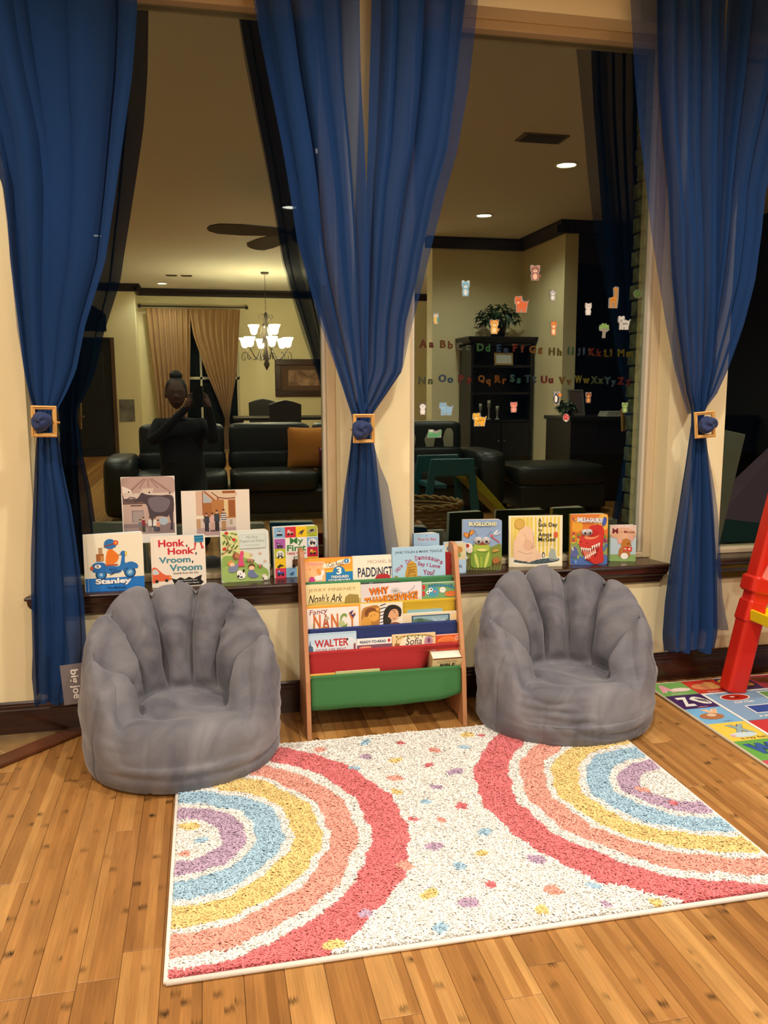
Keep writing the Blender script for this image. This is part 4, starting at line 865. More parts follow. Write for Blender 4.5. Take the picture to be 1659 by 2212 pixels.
o, A = on_sill('small light blue board book Time for Bed peeking up behind the dinosaur book', .772, .030, .872, .022, .150, .018, board=True, fan=.40, cover='a4c4e4', spine='2a5ea8', back='24508c')
A.bg('a8c8e4', 1); A.text('Time for Bed', 14, 122, 86, 132, 'c83440', .01); A.ell(50, 142, 2, 1.4, '3a5a94'); A.blob([(10, 10), (10, 90), (50, 104), (90, 90), (90, 10)], '7ca8cc'); A.ell(50, 55, 26, 22, 'd8c8a8')
A.queue('cover_print', o)
o, A = on_sill('small pale board book half hidden behind the right post of the bookshelf', .880, -.012, .966, -.020, .120, .014, board=True, fan=.15, cover='a8c8e8', spine='8cb0d8', back='e0d8c8')
A.bg('b4d0ea', 1); A.rect(3, 60, 97, A.H-4, 'd8cca0'); A.ell(30, 110, 18, 14, '58749c'); A.ell(66, 104, 18, 16, 'c08848'); A.ell(50, 80, 26, 14, '7c9c54'); A.text('animals', 14, 24, 80, 40, '4464a0', .02)
A.queue('cover_print', o)

o, A = on_sill('board book Bugillions! with a bulging-eyed green bug, right of the bookshelf', .964, .024, 1.112, -.010, .198, .020, board=True, fan=.12, cover='8ca4c8', spine='c8d0d0', back='3c4034')
A.bg('8ea8cc', 1); H = A.H; A.blob([(1, 1), (1, 56), (30, 66), (70, 60), (99, 66), (99, 1)], '7c8c3c'); A.blob([(2, 1), (2, 26), (40, 30), (98, 24), (98, 1)], '5c5c30')
for q in range(40): A.line([(2+q*2.4, 2), (4+q*2.4+((q*7) % 5-2)*2, 16+((q*11) % 14))], .9, ['a8a860', '4a5a28', '8c9c44'][q % 3])
A.text('BUGILLIONS!', 16, H-16, 86, H-6, 'f4ecc8', .035, outline='5a7438', ow=.05); A.text('a Book About Counting', 26, H-20, 72, H-17, '2c3c5c')
for sx in (-1, 1): A.ell(16+sx*6, 94+3*sx, 9, 5, 'c0702c', rot=40*sx); A.ell(16+sx*6, 94+3*sx, 6, 3, 'e09838', rot=40*sx)
A.line([(14, 84), (20, 104)], 1.6, '2c1c14')
A.ell(84, 98, 9, 2.4, 'dce4ec', 50); A.ell(90, 95, 9, 2.2, 'c8d4e0', 30); A.line([(72, 88), (94, 72)], 2.4, 'c84444'); A.ell(74, 90, 3, 3, 'd86058')
A.line([(38, 88), (30, 104)], .8, '4a5a28'); A.line([(62, 88), (74, 102)], .8, '4a5a28')
A.blob([(22, 12), (24, 50), (32, 68), (50, 72), (66, 66), (72, 50), (72, 14), (48, 8)], '7ca03c'); A.blob([(28, 52), (34, 72), (50, 78), (64, 72), (68, 54), (50, 44)], 'a8bc4c'); A.ell(50, 50, 15, 5, '6a8c30'); A.ell(50, 53, 13, 3.4, 'e0dc84')
A.ell(40, 77, 11, 10, 'b8b4b4'); A.ell(60, 77, 11, 10, 'a8a4a8'); A.ell(50, 70, 18, 4, 'a03830'); A.ell(41, 75, 3.6, 3.6, '1c1c20'); A.ell(58, 75, 3.6, 3.6, '1c1c20'); A.ell(38, 81, 3, 2.4, 'e8e6e6'); A.ell(62, 81, 3, 2.4, 'd8d6d8')
A.ell(36, 26, 4, 20, 'c8d068', 14); A.ell(62, 28, 4, 22, 'c8d068', -14); A.ell(48, 22, 4, 16, '98b044', 2)
A.ell(14, 60, 12, 11, 'ece4d8'); A.ell(12, 64, 5.5, 5, 'b8342c'); A.ell(10, 65, 1.4, 1.2, '28201c'); A.ell(14, 63, 1.4, 1.2, '28201c'); A.ell(18, 52, 8, 7, 'e0d8cc'); A.ell(8, 34, 6, 5, 'd0d4d4')
A.ell(86, 26, 10, 8, 'a86c34', 20); [A.line([(80+3*q, 20+q), (79+4*q, 12+q)], 1, '7a4a24') for q in range(5)]; A.ell(84, 52, 9, 3, 'c89848', 12)
A.queue('cover_print', o)
M_eye = mat('clear_plastic_dome', (190, 186, 188), .08, coat=.8)
for x in (.40, .60): MB().ball((x*.152, -.003, .77*.152), (.016, .008, .015), 16, 10).build('googly_eye', M_eye, o, smooth=True); MB().ball((x*.152+.001, -.0100, .75*.152), (.005, .003, .005), 10, 6).build('pupil', mat('black_pupil', (16, 16, 18), .3), o, smooth=True)

o, A = on_sill('yellow striped hardback A Sick Day for Amos McGee on the sill', 1.163, .042, 1.374, .012, .203, .012, fan=.16, cover='f0ead8', spine='f0e8c8', back='4a4630')
A.bg('e4c44c'); H = A.H; A.rect(0, 0, 100, H, 'f0e4c0'); A.rect(3, 3, 97, H-3, 'e6cc5c')
for q in range(8): A.rect(44+q*7.2, 18, 47.2+q*7.2, H-3, 'f0e6c4')
for q in range(5): A.rect(6+q*7.6, 18, 8.6+q*7.6, H-3, 'ead890')
A.rect(3, 3, 97, 18, 'f2ead2'); A.line([(2, 2), (2, H)], 1.2, 'f6f2e4')
A.blob([(8, 10), (20, 16), (50, 14), (88, 16), (92, 10), (60, 5), (30, 6)], '44545c'); [A.line([(14+10*q, 8), (20+10*q, 14)], .6, '8c989c') for q in range(7)]
A.blob([(8, 18), (8, 44), (16, 60), (22, 72), (32, 76), (42, 70), (47, 52), (50, 34), (58, 26), (58, 16), (40, 10), (18, 12)], 'ecc8a8')
A.blob([(26, 38), (32, 52), (44, 44), (46, 34), (34, 30)], 'e2b898'); A.line([(27, 62), (32, 54), (30, 46)], .5, '9c7c68'); A.line([(44, 66), (46, 44), (40, 34), (48, 38)], .6, '9c7c68'); A.line([(16, 30), (30, 24), (44, 26)], .5, 'b08c74'); A.ell(55, 20, 5, 7, 'e8c4a8'); A.ell(37, 13, 6, 5, 'e8c4a8')
A.ell(19, 80, 9.5, 10, 'c89c3c'); A.ell(19, 80, 8, 8.4, 'd8b058')
A.text('A', 54, 83, 60, 90, '2a2c24', .015); A.text('Sick Day', 54, 72, 90, 82, '2a2c24', .015); A.text('for', 54, 65.5, 62, 71.5, '2a2c24', .012); A.text('Amos', 54, 56, 79, 64, '2a2c24', .015); A.text('McGee', 54, 47, 86, 55, '2a2c24', .015)
A.ell(87, 59, 4, 6, 'd8603c'); A.line([(87, 53), (84, 36)], .4, '6a6a60'); A.text('Written by Philip C. Stead', 54, 43, 84, 45, 'a89c6c'); A.text('Illustrated by Erin E. Stead', 54, 39, 84, 41, 'a89c6c')
A.blob([(76, 12), (75, 24), (80, 34), (86, 30), (88, 18), (92, 12)], 'a4b0a8'); A.ell(80, 36, 3, 3.4, 'e8dcc4'); A.line([(76, 14), (90, 12)], 1.4, '5a6868'); A.ell(64, 22, 2.6, 5, '2c3034'); A.ell(64, 21, 1.5, 3.4, 'e8e4d8')
A.queue('cover_print', o)

o, A = on_sill('board book Smile-a-saurus! with a grinning red dinosaur head, on the window sill', 1.414, .026, 1.560, -.004, .203, .022, board=True, fan=.18, cover='a85c34', spine='c8a838', back='5c6038')
A.bg('8a9c5c', 1); H = A.H; A.blob([(1, 60), (1, H-1), (60, H-1), (99, H-1), (99, 70), (50, 80)], 'd8782c'); A.blob([(4, 96), (10, 124), (28, 118), (32, 98), (16, 88)], 'e0a030'); A.blob([(60, 100), (80, H-2), (98, H-4), (98, 96)], 'e4b048')
A.blob([(1, 1), (1, 30), (40, 20), (70, 30), (99, 24), (99, 1)], '4c6cac'); [A.ell(6+((q*31) % 90), 6+((q*17) % 30), 5, 2.6, ['3c5ca0', '7c9cc8', '5c8444', 'a8b448'][q % 4], q*30) for q in range(18)]
[A.ell(8+((q*13) % 26), 60+((q*29) % 26), 5, 3, ['c8c040', '6c8c34', 'a83c54'][q % 3], q*50) for q in range(10)]; [A.ell(82+((q*7) % 16), 40+((q*29) % 46), 5, 4, ['6c8c34', '8c3468', '486ca8'][q % 3], q*50) for q in range(9)]
A.blob([(2, 24), (4, 44), (14, 48), (20, 34), (14, 20)], '5c64a0'); A.ell(6, 44, 2, 6, 'd8d0c0', 20)
A.text('SMILE-A-SAURUS!', 17, H-22, 86, H-9, 'f0f0ec', .035, outline='5868b0', ow=.05, rot=-2); A.text('a Book About Feelings', 30, H-27, 74, H-24, '40305c')
A.blob([(84, 106), (88, 128), (96, 124), (93, 108)], '4458a8'); A.line([(4, H-8), (12, H-20)], 1.6, '5c4ca0')
A.blob([(48, 96), (66, 108), (84, 104), (90, 84), (86, 50), (88, 8), (56, 6), (50, 30), (66, 44)], 'c42c28')
A.blob([(22, 62), (30, 80), (50, 92), (74, 92), (82, 74), (78, 60), (66, 50), (40, 44), (26, 50)], 'cc3630'); A.ell(56, 78, 20, 9, 'e09060', 10); A.ell(60, 84, 18, 9, 'b82420', 8); A.ell(28, 62, 2, 1.4, '641210'); A.ell(44, 58, 2, 1.4, '641210')
A.blob([(26, 48), (40, 42), (64, 48), (78, 62), (74, 38), (64, 16), (48, 10), (36, 24)], '9c1c1c'); A.blob([(34, 36), (46, 16), (60, 22), (68, 44), (52, 34)], 'd8705c')
for q in range(9): x = 27+q*5.8; y = 47-4.4*math.sin(q*.34)+q*1.7*(1 if q > 4 else .2); A.poly([(x, y), (x+5.4, y+1), (x+3, y-12)], 'f2ece0')
for q in range(6): x = 38+q*5.2; y = 15+q*3.0; A.poly([(x, y), (x+5, y+2.4), (x+1.4, y+13)], 'ece4d4')
A.ell(46, 88, 10, 9, 'b4b0b0'); A.ell(36, 88, 8, 8, 'a8a6aa'); A.ell(37, 86, 3.4, 3.4, '1c1c20'); A.ell(49, 88, 3.4, 3.4, '1c1c20'); A.blob([(54, 10), (58, 28), (66, 20), (80, 30), (84, 12), (70, 2)], 'c83028')
A.queue('cover_print', o)
for x, z in ((.37, .88), (.50, .885)): MB().ball((x*.149, -.004, z*.149), (.013, .008, .0125), 16, 10).build('googly_eye', M_eye, o, smooth=True); MB().ball((x*.149+.001, -.0112, (z-.02)*.149), (.0045, .003, .0045), 10, 6).build('pupil', MATS['black_pupil'], o, smooth=True)

o, A = on_sill('small pink and blue picture book M is for Mouse, rightmost on the window sill', 1.597, .058, 1.702, .030, .148, .008, fan=.24, cover='d8c8c0', spine='4a6c48', back='e8e4dc')
A.bg('bcd0dc'); H = A.H; A.ell(50, 112, 46, 26, 'e0b898'); A.rect(0, 88, 100, 100, 'c8b0a0'); A.rect(2, 0, 100, 26, '8cac68'); A.rect(0, 0, 5, H, '3e6c50'); [A.ell(2.5, 8+q*9, 1.4, 2, 'c8b860') for q in range(15)]
A.rect(3, 100, 100, H, 'e4c8bc'); A.ell(52, 104, 46, 22, 'deae8e'); A.text('M', 12, 104, 33, 124, '7a1c2c', .03); A.text('is for', 37, 109, 52, 113, '6c3c34'); A.text('Mouse', 55, 106, 94, 116, '7a1c2c', .02); A.text('Written by Sue DiCicco', 40, 124, 74, 127, '8c6c60'); A.ell(54, 133, 1.4, 1.4, '4c3c34')
A.ell(40, 76, 9, 10, 'e8a89c'); A.ell(84, 86, 7, 9, 'e8a89c'); A.blob([(46, 56), (48, 76), (60, 86), (76, 80), (82, 66), (74, 54), (60, 50)], 'b8742c'); A.ell(70, 66, 2.4, 2.8, '201814'); A.ell(82, 60, 2, 1.6, '5a3420'); A.blob([(40, 18), (38, 44), (50, 56), (66, 54), (76, 40), (76, 18)], 'b87034'); A.ell(58, 20, 14, 12, 'f0ece0'); A.poly([(52, 36), (68, 40), (68, 56), (52, 50)], 'c82828'); A.poly([(68, 40), (84, 36), (86, 54), (68, 56)], 'd83c34'); A.rect(56, 42, 65, 50, 'f0dcc0'); A.rect(72, 43, 80, 50, 'f0dcc0'); A.ell(58, 44, 6, 3, 'c07c44', 20)
A.queue('cover_print', o)

# ---- in the sling pockets
LEAN = math.radians(-5); TL = math.tan(math.radians(5))
def pocket(label, k, x0, x1, ztop, h_, t_, dy=0.0, **kw):
    y, z = RODS[k]; zb = ztop-h_*math.cos(LEAN); yy = y+.0070+(zb-z)*TL+dy
    return book(label, x1-x0, h_, t_, (x0, yy, zb), (LEAN, 0, 0), group=PG, **kw)
o, A = pocket('yellow and blue I Can Read storybook collection in the top pocket, left', 1, .321, .505, .606, .165, .008, cover='eba23c', spine='e89a30', back='e8b060')
H = A.H; A.bg('e8a238'); A.rect(0, 0, 100, 52, '1e80bc'); A.rect(0, 52, 100, 66, 'f0c030'); A.rect(47, 26, 100, 62, '1e80bc'); A.rect(0, 40, 6, 60, '1c74ac'); A.rect(7, 10, 47, 84, 'f2c088'); A.rect(7, 66, 47, 84, 'f4b884'); A.line([(47, 10), (47, 84)], .8, 'b8722c')
A.ell(73, 62, 12, 11, '1e80bc'); A.text('3', 68, 57, 78, 71, 'f6f0e4', .04, outline='14507c', ow=.05); A.text('TREASURED', 57, 50, 92, 55, 'f6f0e4', .03, outline='1c5c8c', ow=.04); A.text('STORYBOOKS', 52, 42, 95, 48, 'f6f0e4', .03, outline='1c5c8c', ow=.04)
A.blob([(43, 71), (45, 79), (60, 80), (76, 85), (95, 86), (93, 78), (78, 76), (62, 71)], 'f4ecd4'); A.text('I Can Read!', 49, 73, 83, 82, '5a3c20', .01, rot=7); A.ell(88, 82.5, 5, 4.6, '2080c0'); A.text('1', 87, 80, 89, 85, 'f4f0e8', .03)
A.text('Pinkalicious', 13, 77, 40, 83, 'e89ca0', .01); A.ell(33, 52, 8, 5, 'f0ece8'); A.ell(40, 61, 4, 6, 'f0ece8', -20); A.poly([(43, 66), (45, 73), (45.5, 65)], 'e8d070'); A.ell(34, 64, 4, 7, 'e89c4c', 20); A.line([(28, 46), (28, 40)], 1.4, 'e4dcd4'); A.line([(38, 48), (39, 40)], 1.4, 'e4dcd4'); A.ell(20, 46, 6, 9, 'c8408c'); A.ell(17, 70, 1.4, 1, 'e0a030'); A.ell(24, 74, 1.4, 1, 'e0a030')
A.queue('cover_print', o)
o, A = pocket('white picture book lettered PADDINGTON by Michael Bond in the top pocket, middle', 1, .506, .700, .608, .165, .007, dy=.0015, cover='efe6d2', back='e8e0d0')
H = A.H; A.bg('efe8d6'); A.text('MICHAEL BOND', 28, H-15, 93, H-9, 'b08c74'); A.text('PADDiNGTON', 9, H-40, 95, H-22, '26304c', .02); A.blob([(42, 40), (46, 48), (58, 50), (68, 47), (70, 40), (56, 36)], 'b82c34'); A.ell(56, 30, 10, 8, '8a5a34')
A.queue('cover_print', o)
o, A = pocket('light blue hardback How Do Dinosaurs Say I Love You? in the top pocket, right', 1, .650, .848, .633, .190, .009, dy=-.0045, cover='a4c6de', spine='8cb0cc', back='e4eaec')
H = A.H; A.bg('a6cae2'); A.text('JANE YOLEN & MARK TEAGUE', 5, H-13, 94, H-7, '344054', .008)
A.arc('How Do Dinosaurs', 57, H-86, 66, 138, 58, 8.4, '9c3868', .018, .60); A.text('Say I Love', 47, H-40, 90, H-31, '9c3868', .018, rot=-10); A.text('You?', 57, H-53, 79, H-43, '9c3868', .018, rot=-4)
A.blob([(24, 34), (26, 58), (34, 70), (44, 64), (46, 44), (42, 34)], 'c49a3c'); [A.line([(27+3*q, 40+4*q % 20), (32+2*q, 60-3*q % 16)], .7, '5a3c20') for q in range(6)]; [A.line([(26, 38+5*q), (44, 40+5*q)], .6, '6c4a24') for q in range(6)]; A.ell(50, 38, 8, 4, 'b4682c'); A.blob([(0, 30), (4, 44), (12, 40), (14, 30)], '8c8c4c'); A.ell(84, 38, 5, 3, '4c8c4c'); A.rect(0, 0, 100, 30, '8cb0cc')
A.queue('cover_print', o)
o, A = pocket("pale yellow picture book lettered Noah's Ark in the yellow pocket", 2, .323, .528, .518, .150, .0075, cover='e8dcae', spine='d8cc98', back='f0ead8')
H = A.H; A.bg('e6dca8'); A.text('JERRY PINKNEY', 9, H-14, 92, H-7, 'b0824c'); A.text("Noah's Ark", 9, H-32, 68, H-17, '3a2e18', .012, shear=.35); A.blob([(0, 20), (0, 36), (30, 44), (60, 40), (100, 46), (100, 20)], 'c8b46c'); A.poly([(70, H-44), (73, H-24), (80, H-19), (96, H-21), (98, H-44)], 'a08c48'); [A.line([(72+6*q, H-44), (75+5*q, H-23)], .5, '7c6a34') for q in range(5)]; A.ell(26, H-42, 8, 3, 'd8b440'); A.ell(46, H-44, 8, 3, 'b8904c')
A.queue('cover_print', o)
o, A = pocket('thin dark backed paperback standing behind the Thanksgiving book', 2, .534, .674, .514, .145, .002, dy=.0055, thin=True, cover='242830')
A.bg('2c3038'); A.text('Songs', 20, 90, 70, 104, '8c98a8', .02); A.queue('cover_print', o)
o, A = pocket('landscape paperback lettered Why Thanksgiving? in orange, in the yellow pocket', 2, .530, .753, .510, .142, .004, thin=True, cover='dcd4d0', back='e8e4e0')
H = A.H; A.bg('d8d2d4'); A.blob([(30, 40), (36, 66), (60, 70), (96, 66), (98, 40), (60, 34)], 'e4dce0'); A.text('WHY', 12, H-18, 46, H-6, 'e0762c', .04, outline='4c2c1c', ow=.045, rot=3); A.text('THANKSGIVING?', 5, H-32, 94, H-18, 'e88c2c', .04, outline='4c2c1c', ow=.045, rot=5)
A.ell(56, H-13, 6, 4.4, 'dcd8d4'); [A.line([(56, H-13), (56+8*math.cos(q*.7), H-13+6*math.sin(q*.7))], .7, '8c8c90') for q in range(9)]; A.line([(62, H-15), (74, H-18), (86, H-10), (88, H-6)], 1.6, 'b4b0b0')
A.queue('cover_print', o)
o, A = pocket('green picture book with a blue fish in the yellow pocket, right', 2, .755, .886, .504, .135, .0075, cover='6c9c6c', back='c8d0c8')
H = A.H; A.bg('74a472'); A.rect(0, H-2.5, 100, H, 'b8c4b0'); A.ell(30, H-26, 17, 15, '4c9cb4'); A.ell(24, H-20, 6, 6, 'f4f4f0'); A.ell(16, H-27, 5, 5, 'f4f4f0'); A.ell(25, H-19, 2.4, 2.4, '202830'); A.ell(17, H-27, 2, 2, '202830'); A.ell(36, H-26, 4, 3, 'd8708c'); A.ell(4, H-12, 5, 7, 'c83c44'); A.ell(2, H-30, 6, 8, 'c83c44')
[A.poly([(16+8*q, H-11+2.4*math.sin(q*.7)), (20+8*q, H-4+2.4*math.sin(q*.7)), (24+8*q, H-11+2.4*math.sin(q*.7))], '2c5c7c') for q in range(9)]; A.line([(18, H-12), (40, H-9), (66, H-10), (92, H-18)], 5, '3c84a0'); A.ell(58, H-22, 9, 8, 'ece8e0'); A.text('a book', 53, H-22, 63, H-19, '7c7c74'); A.ell(80, H-34, 16, 8, 'd8783c'); [A.line([(70+5*q, H-34), (68+6*q, H-26)], 1, 'b8542c') for q in range(5)]
A.queue('cover_print', o)
o, A = pocket('orange bordered picture book lettered Fancy Nancy in the blue pocket, left', 3, .322, .522, .447, .150, .008, cover='eba13a', spine='e89428', back='f0c070')
H = A.H; A.bg('eca23c'); A.rect(5, 5, 97, H-4, 'ece4e0'); A.text('Fancy', 9, H-17, 42, H-5, '8c4c4c', .015, shear=.2, rot=6)
cn = ['c86c3c', 'b05a40', 'c86c3c', '7c9c54', 'c8783c']
for i, ch in enumerate('NANCY'): A.text(ch, 16+15.6*i, H-41, 29+15.6*i, H-15, cn[i], .03, outline='f0d8b4', ow=.025)
[A.line([(16, H-46), (16, H-30)], 1.8, '7c9c54'), A.line([(60, H-38), (64, H-26)], 1.8, 'a8b46c')]; A.ell(66, H-33, 6, 5, 'b4c088'); A.ell(36, H-42, 7, 6, 'c87844'); A.ell(40, H-22, 4, 3, 'b8a890'); A.poly([(80, H-14), (88, H-10), (84, H-18), (92, H-18), (86, H-24)], '4c3460'); [A.ell(24+6*q, H-48, 4, 3, ['d8a084', 'b85c54', '8c9c5c'][q % 3]) for q in range(6)]
A.queue('cover_print', o)
o, A = pocket('picture book showing a bearded man among lions in the blue pocket', 3, .523, .676, .445, .150, .006, cover='e8d8c4', back='e4dccc')
H = A.H; A.bg('e8dcc8'); A.blob([(4, 20), (2, H-18), (20, H-6), (44, H-8), (44, 50), (30, 20)], 'b07838'); A.ell(24, H-22, 15, 13, '7c4824'); A.ell(30, H-30, 14, 12, 'dca44c'); A.ell(40, H-14, 4, 4, 'dca44c'); A.ell(12, H-46, 12, 16, 'd49c44')
A.blob([(44, 20), (46, H-34), (54, H-8), (62, H-10), (60, 40), (74, 24)], 'e8e6e4'); [A.line([(44+2*(q % 2), 36+8*q), (60, 40+8*q)], 2, '243048') for q in range(9)]
A.blob([(54, H-50), (54, H-24), (64, H-8), (82, H-6), (96, H-16), (94, H-34), (80, H-30), (70, H-44)], '282420'); A.blob([(64, H-40), (70, H-20), (84, H-16), (90, H-28), (84, H-42)], 'd8a47c'); A.blob([(52, H-58), (56, H-40), (66, H-34), (72, H-46)], '302a26'); A.ell(80, H-24, 1.6, 1, '1c1814'); A.line([(74, H-20), (84, H-19)], 1, '1c1814'); A.line([(84, H-28), (88, H-33)], .9, 'a86c4c'); A.ell(79, H-38, 3, 1.2, 'b0604c')
A.ell(80, H-60, 18, 14, '8c4c28'); A.ell(70, H-62, 12, 12, 'dca44c'); A.ell(50, H-64, 14, 10, 'd8a44c'); A.line([(4, H-52), (30, H-62), (44, H-54)], 1.6, '5a3418'); [A.ell(18+7*q, H-26-2*(q % 2), 1, 1, '5a3418') for q in range(3)]
A.queue('cover_print', o)
o, A = pocket('thin teal edged paperback behind the castle book in the blue pocket', 3, .697, .826, .412, .10, .002, dy=.0085, thin=True, cover='b0ccd0', back='c8dcdc')
H = A.H; A.bg('b4d0d2'); A.rect(0, H-8, 100, H, '8cb4bc'); A.text('Stories', 30, H-22, 70, H-12, '5c8490', .01); A.queue('cover_print', o)
o, A = pocket('landscape picture book with a castle scene and tan border in the blue pocket', 3, .677, .886, .401, .10, .0075, cover='e4d8b4', spine='e0c890', back='e8dcc0')
H = A.H; A.bg('ded4bc'); A.rect(2, 4, 98, H-4, 'e0ccac'); A.rect(15, 6, 83, H-4, '3c5c6c'); A.rect(18, 8, 80, H-6, '8cacbc'); A.blob([(18, 8), (18, 36), (34, H-10), (50, 34), (66, 30), (80, 34), (80, 8)], '5c7c6c'); A.blob([(20, 10), (24, 32), (34, 36), (40, 14)], '44604c'); A.text('The Castle', 52, H-16, 76, H-10, 'd0dce0', .0); A.rect(88, 4, 98, H-4, 'e8cc94'); A.ell(30, H-12, 6, 3, '4c6c54')
A.queue('cover_print', o)
o, A = pocket('light blue picture book lettered Walter Does His Best in the red pocket, left', 4, .321, .502, .356, .130, .008, cover='bcd4e4', back='d0e0ea')
H = A.H; A.bg('bcd4e6'); A.rect(0, H-3, 100, H, 'a8c4dc'); A.blob([(4, H-40), (4, H-20), (40, H-26), (70, H-12), (96, H-14), (96, H-50)], 'd4e0e6'); A.text('WALTER', 18, H-27, 84, H-12, 'b43038', .03, rot=1); A.text('DOES HIS BEST', 20, H-34.5, 80, H-30, '94404c', .012); A.poly([(3, H-44), (4, H-26), (8, H-22), (10, H-12), (11, H-22), (15, H-26), (16, H-44)], '4c6c8c'); A.ell(82, H-14, 2, 2.4, '2c3448'); A.poly([(94, H-44), (94, H-24), (98, H-22), (98, H-44)], '8c4c54')
A.queue('cover_print', o)
o, A = pocket('Ready-to-Read early reader with a white banner in the red pocket', 4, .504, .629, .328, .105, .004, thin=True, cover='d8d0c8', back='e4e0d8')
H = A.H; A.bg('8c5c6c'); A.rect(0, H-18, 100, H, 'ece8e2'); A.text('READY-TO-READ', 8, H-14, 84, H-6, '34546c', .045); A.ell(92, H-9, 4, 5, 'b83430'); A.rect(0, H-40, 100, H-19, '7c5468'); A.blob([(4, H-34), (8, H-24), (24, H-22), (40, H-24), (36, H-34)], 'e89c7c'); A.queue('cover_print', o)
o, A = pocket('tan picture book lettered Sofia with a vine border in the red pocket', 4, .632, .790, .334, .066, .008, cover='e8c898', spine='e0b878', back='ecd8b8')
H = A.H; A.bg('e6c496'); A.blob([(22, H-32), (25, H-8), (56, H-5), (84, H-8), (88, H-32)], 'f0e2c8'); A.text('Sofia', 30, H-25, 68, H-9, '4c4448', .01, shear=.2); A.line([(6, H-30), (10, H-12), (22, H-5), (50, H-3), (80, H-5), (97, H-10)], 1.8, '7c7434'); [A.ell(10+8.4*q, H-5-2*(q % 2), 3, 1.6, ['5c7434', '8c9c44', 'a8842c'][q % 3], q*40) for q in range(10)]; A.blob([(74, H-25), (76, H-10), (88, H-8), (94, H-20), (86, H-28)], 'b890a0'); A.ell(84, H-17, 4, 6, '7c4c68'); A.rect(5, H-40, 15, H-20, '9c6c34'); [A.line([(6+3*q, H-40), (6+3*q, H-20)], .6, '5c3c1c') for q in range(4)]; A.ell(80, H-38, 5, 4, '8c8440')
A.queue('cover_print', o)
o, A = pocket('orange red picture book with a sun shape in the red pocket, right', 4, .793, .886, .324, .058, .006, cover='d8603c', back='e49078')
H = A.H; A.bg('d4552f'); A.rect(0, H-3, 100, H, 'e8c0a8'); A.ell(44, H-30, 40, 22, 'e88c3c'); A.ell(44, H-30, 34, 18, 'e0743c'); A.rect(76, H-24, 94, H-8, 'e8b094'); A.text('ES', 79, H-20, 91, H-12, 'b4442c', .02); A.text('learn to hop', 8, H-34, 66, H-27, '6c2c1c', .015); A.queue('cover_print', o)
# lowest pocket: only the top edges show
o, A = pocket('thin picture book with a yellow edge in the lowest green pocket, left', 5, .320, .421, .220, .08, .008, cover='e0a440', back='e8c070'); A.bg('e4ac48'); A.queue('cover_print', o)
o, A = pocket('thin green edged picture book in the lowest green pocket', 5, .424, .580, .223, .08, .008, cover='b4b878', back='d0d4a4'); A.bg('b8bc80'); A.queue('cover_print', o)
o, A = pocket('second green edged picture book leaning behind the first in the lowest pocket', 5, .430, .575, .224, .08, .006, cover='a8b080', back='c8d0b0', dy=.012); A.bg('a8b080'); A.queue('cover_print', o)
o, A = pocket('pink edged picture book in the middle of the lowest green pocket', 5, .560, .712, .229, .08, .006, cover='d8847c', back='e8b0a8', dy=.020); A.bg('d8847c'); A.queue('cover_print', o)
o, A = book('thick cream book lettered Illustrated Bible in the lowest pocket, right', .108, .125, .050, (.770, -.212, .135), (math.radians(22), 0, 0), group=PG, cover='dccb94', spine='d8c488', back='7a2e24', name='thick_book')
H = A.H; A.bg('dfcf9a'); A.text('ILLUSTRATED', 16, H-20, 84, H-12, '5a5030', .005); A.text('BIBLE', 26, H-36, 78, H-23, '241c14', .04); A.line([(20, H-9), (80, H-9)], .8, 'a89050'); A.rect(0, H-5, 100, H, '7a3224')
A.queue('cover_print', o)

# ------------------------------------------------------------------ photographs stuck to the left pane
M_paper = mat('photo_paper', (236, 228, 220), .35)
def print_photo(label, x0, x1, z0, z1, bow=0.0):
    o = thing('photo_print', label, 'photo', (x0, YG-.006, z0), group='photo prints on the left window'); w_, h_ = x1-x0, z1-z0
    MB().box(0, w_, 0, .0015, 0, h_).build('paper', M_paper, o); return o, Art(w_, h_, 3e-5)
o, A = print_photo('photo print of a dark bull statue under a domed ceiling, on the left window', -.299, -.109, .640, .885)
H = A.H; A.bg('efe6dc'); A.rect(2, 18, 97, H-2, 'c8a898'); A.blob([(2, 92), (2, H-2), (97, H-2), (97, 94), (50, 90)], 'b89c94')
for q in range(7): a = math.radians(25+q*22); A.line([(52+62*math.cos(a)*.75, 88+20*math.sin(a)), (50+8*math.cos(a), H-4)], 2.2, '9c7c74')
A.rect(2, 86, 97, 97, 'd8c4b8'); A.poly([(2, 98), (2, 112), (18, 104), (20, 97)], 'e8dcd0'); A.poly([(34, 97), (40, 106), (60, 106), (58, 97)], 'd4c0b0'); A.rect(2, 76, 97, 87, '6c5450'); [A.ell(14+38*q, 100-2*q, 1.6, 1.6, '2c2428') for q in range(3)]
A.rect(2, 34, 48, 76, 'c4a89c'); A.rect(18, 40, 40, 64, '8c7c80'); A.rect(20, 40, 39, 62, 'a89894'); A.rect(16, 72, 38, 74.5, '5a4848'); A.rect(2, 18, 97, 38, '8c7878'); A.rect(2, 18, 60, 30, 'a08c88')
A.blob([(32, 90), (38, 98), (48, 94), (72, 92), (95, 90), (96, 60), (88, 56), (84, 50), (70, 52), (56, 50), (50, 58), (46, 74), (36, 82), (30, 80), (22, 80)], '4c4048'); A.blob([(50, 86), (70, 90), (90, 82), (82, 62), (62, 60), (52, 70)], '746874'); A.line([(26, 86), (14, 80), (4, 86), (2, 94)], 2, '564850'); A.line([(26, 88), (16, 90), (8, 84)], 1.6, '4c4048')
A.poly([(50, 58), (58, 56), (57, 30), (52, 30)], '4c4048'); A.poly([(86, 60), (95, 62), (94, 24), (88, 24), (90, 40)], '4c4048'); A.ell(76, 42, 9, 8, 'b0bcc8')
